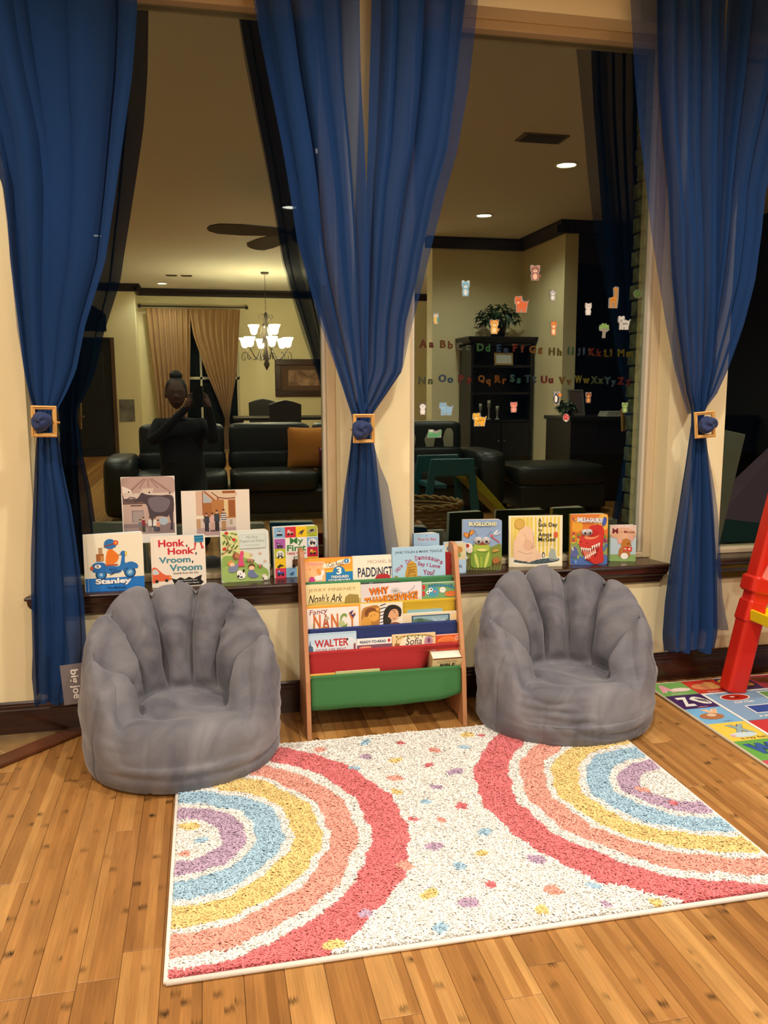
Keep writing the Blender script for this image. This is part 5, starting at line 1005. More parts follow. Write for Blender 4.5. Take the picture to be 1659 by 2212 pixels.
for x, hgt, c, l in ((33, 24, '78787c', '8c6c60'), (39, 28, '8c3040', '3c4434'), (51, 28, 'e0dcd8', '8a7c74'), (60, 27, 'ece4dc', '4c5464'), (66, 22, 'd89078', '4c4450')):
    A.poly([(x-3, 22), (x+3, 22), (x+2.4, 22+hgt*.45), (x-2.4, 22+hgt*.45)], l); A.poly([(x-3.6, 22+hgt*.40), (x+3.6, 22+hgt*.40), (x+3, 22+hgt*.82), (x-3, 22+hgt*.82)], c); A.ell(x, 22+hgt*.92, 2, 2.6, 'e0b8a0'); A.ell(x, 22+hgt*.98, 2.1, 1.7, '5c4030')
A.queue('photo_image', o)
o, A = print_photo('photo print with cream borders showing four people standing in a hall', -.088, .161, .652, .828)
H = A.H; A.bg('ece0d2'); A.rect(21, 2.5, 79, H-1, 'd8b49c'); A.rect(21, 2.5, 79, 18, 'b89c9c'); A.rect(21, 14, 79, 28, 'd4c0b8')
A.rect(31, 30, 44, 52, 'a8683c'); A.poly([(32, 52), (32, H-3), (44, 56), (43, 52)], 'b0b8bc'); A.line([(31, 24), (31, H-1)], 1.2, '8c5434'); A.line([(33, H-1), (50, 54)], 2, '94582c'); A.line([(54, H-1), (52, 28)], 2.4, '9c6030'); A.rect(44, 28, 79, 56, 'b87c48'); A.rect(62, 30, 68, 56, 'e0c898'); A.rect(69, 30, 78, 55, '9c5c34')
A.blob([(42, H-2), (50, H-10), (64, H-12), (79, H-11), (79, H-2)], 'dcc4a8'); A.line([(44, H-3), (54, H-11), (66, H-13), (79, H-12)], 1.4, '7c4424'); A.rect(60, H-5, 79, H-1, 'a05c30'); A.rect(21, 28, 32, 33, 'ece0cc'); A.rect(21, 14, 27, 28, 'c09870'); A.rect(68, 16, 79, 28, 'd8ccc0'); A.rect(70, 18, 74, 26, 'b0a088')
for x, hgt, c, l, s in ((36, 26, '40404c', '34343c', 0), (44.5, 26, 'd8b0a8', 'c8a098', 0), (51, 30, '3c4448', '302c30', 0), (61, 31, 'e4dcd8', 'b48c60', 1)):
    A.poly([(x-3, 10), (x+3, 10), (x+3, 10+hgt*.5), (x-3, 10+hgt*.5)], l); A.rect(x-2.8, 8.6, x-.4, 10.6, '2c2024'); A.rect(x+.4, 8.6, x+2.8, 10.6, '2c2024'); A.poly([(x-4.2, 10+hgt*.46), (x+4.2, 10+hgt*.46), (x+3.6, 10+hgt*.84), (x-3.6, 10+hgt*.84)], c)
    if s: [A.rect(x-4, 10+hgt*(.5+.1*q), x+4, 10+hgt*(.54+.1*q), '2c2838') for q in range(4)]
    A.ell(x, 10+hgt*.93, 1.8, 2.4, 'dcb098'); A.ell(x, 10+hgt*.99, 1.9, 1.5, '5c3828')
A.queue('photo_image', o)
# ------------------------------------------------------------------ window clings on the second pane
YS = YG-.0022
def sticker(name, label, x, z, w_, h_, draw, outline):
    """thin die-cut vinyl: white border shape with the printed animal on it"""
    o = thing(name, label, 'sticker', (x, YS, z), group='animal stickers on the right window')
    k = w_/100; n = len(outline); b = MB()
    b.prism([((px_-50)*k, 0, (py_-50*h_/w_)*k) for px_, py_ in outline], (0, .0016, 0)); b.build('vinyl', mat('white_vinyl', (150, 150, 146), .4), o)
    A = Art(w_, h_, 3e-5); draw(A); A.queue('sticker_print', o, loc=(-w_/2, -.0002, -h_/2))
def ring(pts, grow=1.12, c=None):
    P = np.array(pts, float); m = P.mean(0) if c is None else np.array(c); return [tuple(m+(p-m)*grow) for p in P]
def circ(cx, cy, rx, ry, n=18): return [(cx+rx*math.cos(2*PI*i/n), cy+ry*math.sin(2*PI*i/n)) for i in range(n)]
def face(A, x, y, s, d='2a2420'): A.ell(x-s, y, s*.28, s*.36, d); A.ell(x+s, y, s*.28, s*.36, d); A.ell(x, y-s*.7, s*.34, s*.24, d)
def sit(col, belly, ear, eary=0, tail=None):
    def d(A):
        H = A.H
        if tail: A.blob([(70, 18), (88, 24), (94, 44), (84, 40), (76, 30)], tail)
        A.ell(50, H*.30, 28, H*.28, col); A.ell(50, H*.26, 16, H*.19, belly)
        A.ell(28, H*.86+eary, 11, H*.11, ear); A.ell(72, H*.86+eary, 11, H*.11, ear); A.ell(50, H*.70, 33, H*.23, col); A.ell(50, H*.62, 16, H*.10, belly); face(A, 50, H*.72, 11)
        A.ell(34, H*.06, 9, H*.05, col); A.ell(66, H*.06, 9, H*.05, col)
    return d
def walkf(col, belly, spots=None, mane=None, legs=True, ear=None):
    def d(A):
        H = A.H
        for x in (24, 40, 62, 76): A.rect(x-6, 2, x+6, H*.34, col)
        A.line([(84, H*.55), (96, H*.74)], 6, col); A.ell(54, H*.44, 36, H*.24, col)
        if spots: [A.ell(40+((q*17) % 40), H*.36+((q*23) % int(H*.2+2)), 4, 3, spots) for q in range(7)]
        if mane: A.ell(28, H*.68, 27, H*.29, mane)
        A.ell(14, H*.88, 8, H*.09, ear or col); A.ell(42, H*.88, 8, H*.09, ear or col); A.ell(28, H*.68, 21, H*.22, col); A.ell(28, H*.60, 11, H*.09, belly); face(A, 28, H*.70, 8)
    return d
BOD = lambda h: [(24, 0), (76, 0), (83, h*.3), (77, h*.47), (87, h*.66), (86, h*.97), (68, h*.99), (50, h*.94), (32, h*.99), (14, h*.97), (13, h*.66), (23, h*.47), (17, h*.3)]
WLK = lambda h: [(14, 0), (86, 0), (92, h*.44), (99, h*.76), (86, h*.66), (58, h*.72), (54, h*.98), (38, h*.99), (28, h*.95), (14, h*.99), (3, h*.86), (2, h*.56), (14, h*.42)]
SITS = ('koala', 'monkey', 'raccoon', 'lion', 'fox', 'rabbit', 'panda', 'pink', 'hedgehog', 'frog')
STK = [
 ('koala_sticker', 'blue koala sticker high on the right window, left of the bear', 1.001, 1.578, .046, .060, sit('84bcd4', 'dce8ec', 'c8dce4', 4)),
 ('bear_sticker', 'orange red bear sticker above the plant reflection on the right window', 1.229, 1.523, .062, .064, walkf('d2683c', 'e8a080')),
 ('monkey_sticker', 'pinkish brown monkey sticker, highest on the right window', 1.283, 1.643, .056, .060, sit('9c6c60', 'e8c0a8', 'c89080', 0, '8c5c50')),
 ('raccoon_sticker', 'grey and white raccoon sticker near the top of the right window', 1.359, 1.560, .036, .042, sit('b4b4b0', 'e8e8e4', '5c5c5c')),
 ('lion_sticker', 'yellow lion sticker left of the plant reflection on the right window', 1.119, 1.436, .050, .056, sit('e0a850', 'f0d8a0', 'b8642c', 0, 'c8843c')),
 ('fox_sticker', 'orange fox sticker below the raccoon on the right window', 1.366, 1.433, .036, .056, sit('dc8438', 'f0d8b8', 'c8682c', 6)),
 ('rabbit_sticker', 'white rabbit sticker between the fox and the giraffe on the right window', 1.511, 1.509, .040, .048, sit('e4e4e0', 'f4f2f0', 'd0c8c8', 8)),
 ('zebra_sticker', 'black and white zebra sticker at the right of the right window', 1.668, 1.458, .058, .056, walkf('e0e0dc', 'b8b8b4', '28282c')),
 ('panda_sticker', 'black and white panda sticker low on the left of the right window', .833, 1.121, .036, .044, sit('eceae6', 'f8f6f4', '202020')),
 ('elephant_sticker', 'light blue elephant sticker low on the right window', .927, 1.121, .062, .052, walkf('8cbcdc', 'a8d0e8', None, None, True, '78a8cc')),
 ('tiger_sticker', 'yellow striped tiger cub sticker low in the right window', 1.064, 1.078, .062, .054, walkf('eab038', 'f4dc9c', '8a5420')),
 ('pink_bear_sticker', 'small coral pink bear sticker beside a curved tube reflection on the right window', 1.206, 1.125, .040, .042, sit('dc7c6c', 'eca898', 'c86454')),
 ('hedgehog_sticker', 'brown and orange hedgehog sticker low on the right window', 1.524, 1.161, .034, .044, sit('94543c', 'e8b060', '7c4030', -6)),
 ('frog_sticker', 'green frog sticker at the lower right of the right window', 1.686, 1.120, .036, .042, sit('7ca858', 'b8cc84', '98bc6c')),
]
for nm, lb, x, z, w_, h_, dr in STK: sticker(nm, lb, x, z, w_, h_, dr, (BOD if nm.split('_')[0] in SITS else WLK)(100*h_/w_))
def owl(A): H = A.H; A.ell(50, H*.45, 34, H*.42, 'e0c070'); A.ell(76, H*.4, 14, H*.26, '4c98a0'); A.ell(34, H*.72, 15, 15, 'f0ece0'); A.ell(62, H*.72, 15, 15, 'f0ece0'); A.ell(36, H*.72, 6, 6, '282420'); A.ell(60, H*.72, 6, 6, '282420'); A.poly([(46, H*.66), (52, H*.66), (49, H*.56)], 'd88430')
sticker('owl_sticker', 'small yellow and teal owl sticker beside the middle curtain on the right window', .884, 1.464, .030, .044, owl, BOD(146))
def giraffe(A):
    H = A.H
    for x in (26, 38, 66, 78): A.rect(x-5, 2, x+5, H*.34, 'd89038')
    A.ell(52, H*.40, 34, H*.13, 'dc983c'); A.poly([(58, H*.40), (82, H*.44), (84, H*.86), (66, H*.86)], 'dc983c'); A.ell(70, H*.88, 20, H*.07, 'dc983c'); A.line([(78, H*.92), (80, H*.99)], 5, '8c5424'); [A.ell(30+((q*13) % 44), H*.34+((q*7) % 20), 4.4, 4, 'a8602c') for q in range(6)]; [A.ell(74, H*(.5+.09*q), 4, 4, 'a8602c') for q in range(4)]; A.ell(66, H*.89, 2.4, 3, '281c14')
sticker('giraffe_sticker', 'orange giraffe sticker near the right edge of the right window', 1.617, 1.556, .046, .084, giraffe, [(8, 0), (92, 0), (100, 80), (100, 178), (70, 186), (46, 172), (52, 96), (8, 86)])
def palm(A):
    H = A.H; A.line([(48, 4), (54, H*.5), (50, H*.72)], 9, 'a89060')
    for q in range(6): a = math.radians(-20+44*q); A.ell(50+24*math.cos(a), H*.74+16*math.sin(a), 24, 7, ['78a850', '8cbc60'][q % 2], math.degrees(a))
sticker('palm_sticker', 'green palm tree sticker below the giraffe on the right window', 1.582, 1.426, .048, .058, palm, [(34, 0), (64, 0), (66, 44), (98, 66), (92, 100), (60, 118), (28, 114), (4, 92), (8, 60), (38, 54)])
def leaf(A): H = A.H; A.ell(50, H*.5, 46, H*.44, '54703c', 20); A.line([(14, H*.3), (86, H*.72)], 4, '88a05c')
sticker('leaf_sticker', 'green leaf shaped sticker at the right edge of the right window', 1.722, 1.572, .034, .034, leaf, circ(50, 50, 50, 48))
def toucan(A): H = A.H; A.ell(46, H*.46, 28, H*.40, '34343c'); A.ell(40, H*.46, 15, H*.26, 'e8e6e0'); A.ell(76, H*.74, 22, H*.12, 'e08430'); A.ell(50, H*.76, 15, 15, '2c2c34'); A.ell(52, H*.78, 5, 5, 'f0f0ec'); A.rect(30, 2, 44, 14, 'd88430')
sticker('toucan_sticker', 'toucan sticker with an orange beak in front of the desk reflection', 1.388, 1.159, .040, .056, toucan, BOD(140))
def mush(A): H = A.H; A.rect(38, 4, 62, H*.5, 'e8dcc8'); A.ell(50, H*.58, 42, H*.34, 'c83838'); [A.ell(x, y, 7, 6, 'f0e8e0') for x, y in ((34, H*.6), (60, H*.74), (70, H*.5))]
sticker('mushroom_sticker', 'red spotted mushroom sticker, the lowest round one on the right window', 1.430, 1.081, .030, .034, mush, circ(50, 57, 48, 56))
def croc(A): H = A.H; A.blob([(4, 8), (12, H*.5), (40, H*.6), (76, H*.55), (98, H*.9), (94, 20), (70, 4), (30, 4)], '5ca070'); A.ell(24, H*.66, 16, H*.2, '6cb07c'); A.ell(22, H*.82, 6, 7, 'f0f0ec'); A.ell(34, H*.82, 6, 7, 'f0f0ec'); A.ell(23, H*.82, 2.6, 3, '20282a'); A.ell(35, H*.82, 2.6, 3, '20282a')
sticker('crocodile_sticker', 'green crocodile sticker, lowest on the left of the right window', .880, 1.025, .058, .034, croc, [(0, 2), (98, 2), (102, 50), (94, 58), (60, 46), (40, 58), (10, 58)])

# gel alphabet: every letter a soft translucent piece
def gel(c):
    m = mat('gel_'+c, tuple(int(v*.72) for v in lin_hex(c)), .15, trans=.7); return m
R1 = [('A', .834, 1.369), ('a', .867, 1.367), ('B', .913, 1.368), ('b', .943, 1.365), ('C', .978, 1.36), ('c', 1.012, 1.358), ('D', 1.064, 1.357), ('d', 1.094, 1.355), ('E', 1.14, 1.354), ('e', 1.169, 1.347), ('F', 1.207, 1.356), ('f', 1.238, 1.353), ('G', 1.28, 1.35), ('g', 1.313, 1.346), ('H', 1.362, 1.343), ('h', 1.394, 1.341), ('I', 1.433, 1.347), ('i', 1.451, 1.345), ('J', 1.477, 1.342), ('j', 1.498, 1.345), ('K', 1.534, 1.342), ('k', 1.565, 1.339), ('L', 1.597, 1.337), ('l', 1.617, 1.339), ('M', 1.66, 1.339), ('m', 1.698, 1.336),
      ('N', .831, 1.23), ('n', .864, 1.228), ('O', .912, 1.238), ('o', .944, 1.233), ('P', .987, 1.236), ('p', 1.021, 1.229), ('Q', 1.07, 1.235), ('q', 1.098, 1.222), ('R', 1.138, 1.235), ('r', 1.165, 1.229), ('S', 1.198, 1.238), ('s', 1.225, 1.231), ('T', 1.262, 1.236), ('t', 1.289, 1.235), ('U', 1.332, 1.233), ('u', 1.361, 1.231), ('V', 1.409, 1.229), ('v', 1.439, 1.225), ('W', 1.478, 1.234), ('w', 1.512, 1.230), ('X', 1.547, 1.231), ('x', 1.575, 1.229), ('Y', 1.605, 1.229), ('y', 1.632, 1.218), ('Z', 1.664, 1.227), ('z', 1.697, 1.224)]
GC = {'A': 'a83c34', 'B': 'b8742c', 'C': '98a08c', 'D': '4c9c5c', 'E': '3c5c8c', 'F': 'a83434', 'G': 'c08030', 'H': 'a08c34', 'I': '3c8c60', 'J': '3c6c9c', 'K': '94342c', 'L': '98782c', 'M': 'a89c34', 'N': '8c9c7c', 'O': '4484ac', 'P': 'c04440', 'Q': 'c8883c', 'R': 'b86c28', 'S': '3c8c7c', 'T': '34687c', 'U': 'b43434', 'V': 'b08438', 'W': 'a8a03c', 'X': '6c8c5c', 'Y': '5c8c9c', 'Z': 'a03c38'}
GN = {'A': 'red', 'B': 'orange', 'C': 'clear', 'D': 'green', 'E': 'blue', 'F': 'red', 'G': 'orange', 'H': 'yellow', 'I': 'green', 'J': 'blue', 'K': 'red', 'L': 'orange', 'M': 'yellow', 'N': 'pale', 'O': 'blue', 'P': 'red', 'Q': 'orange', 'R': 'orange', 'S': 'teal', 'T': 'dark blue', 'U': 'red', 'V': 'orange', 'W': 'yellow', 'X': 'green', 'Y': 'blue', 'Z': 'red'}
def gel_letters():
    obs = []
    for ch, x, z in R1:
        c = bpy.data.curves.new('gel_letter', 'FONT'); c.body = ch; c.offset = .035; c.extrude = .03; c.resolution_u = 3; o = bpy.data.objects.new('gel_letter', c); COL.objects.link(o); obs.append(o)
    dg = bpy.context.evaluated_depsgraph_get()
    for (ch, x, z), o in zip(R1, obs):
        me = bpy.data.meshes.new_from_object(o.evaluated_get(dg)); v = np.array([q.co[:] for q in me.vertices]); mn, mx = v.min(0), v.max(0); up = ch.isupper()
        H = .030 if up else (.030 if ch in 'bdfhijklt' else .026 if ch in 'gpqy' else .021); s = H/(mx[1]-mn[1]); wd = min((mx[0]-mn[0])*s, .030 if up else .028); wd = max(wd, .006)
        q = (v-mn)/(mx-mn+1e-9); q = np.stack([(q[:, 0]-.5)*wd, -.003*q[:, 2], (q[:, 1]-.5)*H], 1); me.vertices.foreach_set('co', q.ravel()); me.update()
        me.materials.clear(); me.materials.append(gel(GC[ch.upper()])); me.name = 'gel_letter'
        g = bpy.data.objects.new('gel_letter', me); COL.objects.link(g); g.location = (x, YG-.0006, z+(0 if up else (H-.030)/2)*.6)
        row = 'upper' if R1.index((ch, x, z)) < 26 else 'lower'
        tag(g, '%s gel cling %s letter %s in the %s letter row on the right window' % (GN[ch.upper()], 'capital' if up else 'small', ch, row), 'letter', 'gel alphabet letters on the right window')
    for o in obs: c = o.data; bpy.data.objects.remove(o); bpy.data.curves.remove(c)
gel_letters()
# ------------------------------------------------------------------ furniture behind the photographer (mirrored in the panes)
M_leather = bump(mat('dark_green_leather', (27, 30, 26), .42, spec=.45), 60, .2, .004)
sofa = thing('leather_sofa', 'long dark leather sofa facing the windows, seen reflected in the panes', 'sofa', (0, -4.75, 0))
def cushion(b, x0, x1, y0, y1, z0, z1, p=3.2, n=20, m=14):
    cx, cy, cz = (x0+x1)/2, (y0+y1)/2, (z0+z1)/2; P = []
    sg = lambda v, e: math.copysign(abs(v)**e, v)
    for i in range(m+1):
        a = -PI/2+PI*i/m; P.append([(cx+(x1-x0)/2*sg(math.cos(a), 2/p)*sg(math.cos(2*PI*j/n), 2/p), cy+(y1-y0)/2*sg(math.cos(a), 2/p)*sg(math.sin(2*PI*j/n), 2/p), cz+(z1-z0)/2*sg(math.sin(a), 2/p)) for j in range(n)])
    return b.grid(P, wrap_v=True)
MB().box(-.78, 2.72, -.40, .42, .06, .30).build('base', M_leather, sofa, bevel=.04)
xs_ = [-.62, .22, 1.05, 1.82, 2.60]
for i in range(4):
    cushion(MB(), xs_[i]+.01, xs_[i+1]-.01, -.20, .50, .27, .46, 7).build('seat_cushion', M_leather, sofa, smooth=True)
    cushion(MB(), xs_[i]+.01, xs_[i+1]-.01, -.36, -.06, .42, .62, 6).build('back_cushion', M_leather, sofa, smooth=True)
    cushion(MB(), xs_[i]+.02, xs_[i+1]-.02, -.44, -.10, .54, .87, 8).build('headrest', M_leather, sofa, smooth=True)
for x0 in (-.88, 2.58): cushion(MB(), x0, x0+.28, -.40, .48, .06, .60, 6).build('arm', M_leather, sofa, smooth=True)
def pillow(name, label, c, w_, h_, t_, rot, m, cat='pillow'):
    P = []; n = 22
    for s in (1, -1):
        P = []
    g = MB(); n = 18
    for s in (1, -1):
        P = []
        for i in range(n+1):
            row = []
            for j in range(n+1):
                u, v = -1+2*i/n, -1+2*j/n; hgt = t_*((1-u**4)*(1-v**4))**.6; pin = 1-.06*(1-abs(u*v))
                row.append((u*w_/2*(1-.05*(1-v*v)*1), s*hgt/2, v*h_/2*(1-.05*(1-u*u))))
            P.append(row)
        g.grid(P)
    t = g.build(name, m, None, smooth=True); t.location = c; t.rotation_euler = rot; return tag(t, label, cat)
M_orange = bump(mat('orange_cushion_cloth', (196, 124, 44), .85), 80, .2)
pillow('throw_pillow', 'orange throw pillow on the leather sofa, reflected in the left window', (.98, -4.62, .64), .42, .42, .16, (math.radians(-12), 0, 0), M_orange)
pillow('throw_pillow', 'small shiny maroon pillow leaning on the orange one', (1.16, -4.46, .56), .22, .20, .10, (math.radians(-14), 0, .2), mat('maroon_satin', (104, 34, 60), .3))
th = MB(); P = []
for i in range(15):
    f = i/14; y = -5.15+.38*f if f < .55 else -4.90; row = []
    prof = [(-5.21, .62), (-5.215, .80), (-5.15, .868), (-5.05, .880), (-4.95, .872), (-4.87, .82), (-4.86, .72), (-4.855, .62)]
for (y, z) in [(-5.205, .62), (-5.205, .80), (-5.13, .872), (-5.03, .876), (-4.93, .868), (-4.855, .80), (-4.85, .70), (-4.853, .60)]:
    P.append([(1.98+.5*j/12, y+.004*math.sin(j*1.3), z+.004*math.sin(j*.9)) for j in range(13)])
tw = MB().grid(P).build('throw_cloth', mat('grey_green_cloth', (150, 144, 118), .9), None, smooth=True); tag(tw, 'pale throw cloth over the right headrest of the sofa, reflected in the right window', 'cloth')

# photographer, kneeling with a phone
def person():
    t = thing('person', 'person in dark clothes with a hair bun, kneeling and holding up a phone', 'person', (0, 0, 0))
    v, r, e = [], [], []
    def n(p, rad, par=None):
        v.append(p); r.append(rad if isinstance(rad, tuple) else (rad, rad))
        if par is not None: e.append((par, len(v)-1))
        return len(v)-1
    pel = n((-.16, -3.32, .50), (.17, .12)); wa = n((-.16, -3.33, .66), (.145, .105), pel); ch = n((-.165, -3.34, .84), (.165, .115), wa); nb = n((-.175, -3.335, .955), (.07, .065), ch)
    nk = n((-.18, -3.32, 1.03), (.052, .052), nb)
    for s in (-1, 1):
        hx = -.16+s*.10
        hip = n((hx, -3.30, .46), .095, pel); kn = n((hx+s*.03, -2.98-.0, .075), .062, hip); sh = n((hx+s*.03, -3.22, .055), .055, kn); an = n((hx+s*.03, -3.42, .05), .035, sh); n((hx+s*.03, -3.52, .04), .03, an)
    HR = {}
    for s in (-1, 1):
        so = n((-.17+s*.17, -3.335, .925), .066, ch); el = n((-.15+s*.235, -3.20, .80), .045, so)
        wr = n((-.03+s*.075, -3.075, 1.07), .028, el); HR[s] = wr
        pa = n((-.03+s*.062, -3.065, 1.115), (.032, .018), wr)
        for q in range(4):
            f1 = n((-.03+s*.058, -3.075, 1.135-.004+.016*q-.02), .0095, pa); f2 = n((-.03+s*.047, -3.056, 1.137+.016*q-.02), .0085, f1); n((-.03+s*.028, -3.052, 1.138+.016*q-.02), .0075, f2)
        th1 = n((-.03+s*.052, -3.045, 1.105), .0105, pa); n((-.03+s*.040, -3.030, 1.125), .009, th1)
    me = bpy.data.meshes.new('body'); me.from_pydata(v, e, []); o = bpy.data.objects.new('body', me); COL.objects.link(o)
    sk = o.modifiers.new('skin', 'SKIN'); ss = o.modifiers.new('sub', 'SUBSURF'); ss.levels = ss.render_levels = 2
    for i, d in enumerate(me.skin_vertices[0].data): d.radius = r[i]; d.use_root = (i == 0)
    dg = bpy.context.evaluated_depsgraph_get(); m2 = bpy.data.meshes.new_from_object(o.evaluated_get(dg)); bpy.data.objects.remove(o)
    m2.materials.clear(); m2.materials.append(mat('black_clothes', (14, 14, 15), .9)); m2.materials.append(mat('skin_tone', (84, 56, 42), .7))
    for p in m2.polygons:
        c = p.center; p.use_smooth = True
        if c.z > 1.07 or (c.z > .985 and abs(c.x+.18) < .07 and c.y < -3.2): p.material_index = 1
    b = bpy.data.objects.new('body', m2); COL.objects.link(b); b.parent = t
    # head: one shaped surface with brow, nose, lips, chin
    P = []; nn, mm = 36, 28; hc = Vector((-.19, -3.30, 1.165))
    for i in range(mm+1):
        a = PI*i/mm; row = []
        for j in range(nn):
            th = 2*PI*j/nn; x, y, z = .074*math.sin(a)*math.sin(th), .092*math.sin(a)*math.cos(th), .115*math.cos(a)
            if z < 0: k = 1+z*2.0; x *= k; y = y*(1+z*1.0)+.01*min(1, -z*12)*(1 if math.cos(th) > 0 else .3)
            if math.cos(th) > 0:
                y += .024*math.exp(-(x/.012)**2-((z+.022)/.020)**2)+.006*math.exp(-(x/.045)**2-((z-.022)/.010)**2)+.008*math.exp(-(x/.022)**2-((z+.060)/.012)**2)
                y -= .010*(math.exp(-((abs(x)-.030)/.014)**2-((z-.002)/.012)**2))
            row.append(hc+Vector((x, y, z)))
        P.append(row)
    hd = MB().grid(P, wrap_v=True).build('head', MATS['skin_tone'], t, smooth=True)
    for s in (-1, 1):
        MB().ball(hc+Vector((s*.030, .076, .002)), (.011, .008, .008), 12, 8).build('eye', mat('eye_white', (70, 62, 56), .5), hd, smooth=True)
        MB().ball(hc+Vector((s*.077, -.008, -.005)), (.010, .018, .030), 10, 8).build('ear', MATS['skin_tone'], hd, smooth=True)
    MB().ball(hc+Vector((0, .083, -.062)), (.022, .008, .007), 12, 8).build('mouth', mat('lip', (78, 44, 38), .6), hd, smooth=True)
    hb = MB().ball(hc+Vector((0, -.022, .026)), (.083, .092, .104), 24, 16); hb.ball(hc+Vector((.0, -.03, .135)), (.050, .050, .042), 18, 12)
    hb.build('hair', mat('black_hair', (14, 12, 11), .6), t, smooth=True)
    return t
person()
ph = thing('phone', 'dark phone held up by the reflected person', 'phone', (-.030, -3.035, 1.145))
MB().box(-.037, .037, -.004, .004, -.078, .078).build('body', mat('phone_black', (10, 10, 12), .25), ph, bevel=.003)
MB().box(-.034, .034, -.0052, -.0038, -.073, .073).build('screen', mat('phone_screen', (6, 6, 8), .08), ph)
MB().box(.008, .030, .0035, .0052, .03, .07).build('camera_bump', MATS['phone_black'], ph, bevel=.001)

# ceiling fan
fan = thing('ceiling_fan', 'dark five-bladed ceiling fan reflected at the edge of the middle curtain', 'ceiling fan', (.98, -4.62, CEIL)); M_fan = mat('fan_black', (20, 20, 18), .4); FZ = -.48
MB().tube([(0, 0, 0), (0, 0, -.36)], .012, 10).build('downrod', M_fan, fan); MB().lathe([(.0, 0), (.07, -.0), (.06, -.05), (.0, -.055)]).build('canopy', M_fan, fan, smooth=True)
MB().lathe([(0, FZ+.135), (.09, FZ+.125), (.13, FZ+.075), (.13, FZ+.005), (.09, FZ-.045), (0, FZ-.055)]).build('motor', M_fan, fan, smooth=True)
for k in range(5):
    a = math.radians(176+72*k); M = Matrix.Rotation(a, 4, 'Z') @ Matrix.Rotation(math.radians(-15), 4, 'X'); b = MB()
    pts = [(.20, -.06), (.35, -.09), (.6, -.105), (.80, -.095), (.88, -.05), (.90, 0), (.88, .05), (.80, .095), (.6, .105), (.35, .09), (.20, .05)]
    b.prism([M @ Vector((x, y, FZ)) for x, y in pts], (0, 0, .008)); b.build('blade', M_fan, fan)
    MB().tube([M @ Vector((.10, 0, FZ)), M @ Vector((.26, 0, FZ+.004))], .014, 8).build('blade_arm', M_fan, fan)

# chandelier
ch = thing('chandelier', 'wrought iron chandelier with glowing bell glass shades, reflected in the left window', 'chandelier', (1.05, -10.58, CEIL)); M_iron = mat('bronze_iron', (60, 52, 44), .45, metal=.5)
MB().lathe([(0, 0), (.07, 0), (.06, -.03), (.0, -.035)]).build('canopy', M_iron, ch, smooth=True)
cb_ = MB()
for k in range(14): 
    z = -.05-.042*k; a = k*PI/2; cb_.tube([(math.cos(a)*.008*math.cos(q), math.sin(a)*.008*math.cos(q), z+.024*math.sin(q)) for q in [2*PI*i/10 for i in range(11)]], .0028, 6, caps=False)
cb_.build('chain', M_iron, ch)
MB().lathe([(0, -.62), (.02, -.64), (.035, -.70), (.018, -.78), (.03, -.95), (.045, -1.10), (.025, -1.20), (.06, -1.32), (.03, -1.40), (.05, -1.46), (.02, -1.52), (0, -1.56)], n=16).build('stem', M_iron, ch, smooth=True)
M_shade = mat('glowing_glass_shade', (255, 236, 196), .5, emit=130.0)
def arm(a, R, z, drop, up):
    M = Matrix.Rotation(a, 4, 'Z')
    MB().tube([M @ Vector(p) for p in catmull([(.03, 0, z+.22), (.10, 0, z+.02), (R*.55, 0, z-drop), (R*.92, 0, z-.03), (R, 0, z+.03)], 18)], .008, 7).build('arm', M_iron, ch, smooth=True)
    MB().tube([M @ Vector(p) for p in catmull([(R*.9, 0, z-.03), (R*1.12, 0, z-.06), (R*1.14, 0, z-.15), (R*1.0, 0, z-.16), (R*1.02, 0, z-.10)], 14)], .006, 6).build('scroll', M_iron, ch, smooth=True)
    MB().lathe([(.0, 0), (.035, .01), (.055, .05), (.062, .10), (.092, .155), (.088, .157), (.058, .10), (.05, .05), (0, .02)], c=M @ Vector((R, 0, z+.03)), n=18).build('shade', M_shade, ch, smooth=True)
for k in range(6): arm(math.radians(20+60*k), .36, -1.22, .16, 0)
for k in range(3): arm(math.radians(50+120*k), .20, -1.02, .05, 0)
for k in range(6):
    a = math.radians(60*k); MB().tube([(math.cos(a)*q[0], math.sin(a)*q[0], q[1]) for q in catmull([(.02, -.66), (.11, -.68), (.08, -.74), (.03, -.78), (.09, -.92), (.05, -1.08)], 16)], .005, 6).build('crown_scroll', M_iron, ch, smooth=True)
# tan drapes of the dining room window
M_drape = bump(mat('tan_drape', (168, 130, 84), .8, sheen=.2), 60, .2)
def drape(label, tab, nf, ph):
    t = thing('tan_drape', label, 'drape', (0, 0, 0), group='tan dining room drapes'); tab = np.array(sorted(tab)); P = []; u = np.linspace(0, 1, nf*14)
    for i in range(50):
        z = tab[0, 0]+(tab[-1, 0]-tab[0, 0])*i/49; a, c = np.interp(z, tab[:, 0], tab[:, 1]), np.interp(z, tab[:, 0], tab[:, 2])
        P.append(np.stack([a+(c-a)*u, -13.05+.035*np.sin(2*PI*nf*u+ph+.5*np.sin(z*2)), np.full(len(u), z)], 1))
    MB().grid(P).build('cloth', M_drape, t, smooth=True)
drape('tan drape at the left of the dining room window, hanging straight', [(2.68, -.97, -.16), (2.0, -.92, -.18), (1.2, -.84, -.22), (.5, -.80, -.30), (.05, -.80, -.34)], 8, 0)
drape('tan drape at the right of the dining room window, swept to the left', [(2.68, -.18, .76), (2.2, -.12, .72), (1.5, .10, .66), (1.0, .30, .56), (.62, .42, .50), (.3, .38, .52), (.05, .36, .54)], 8, 1)
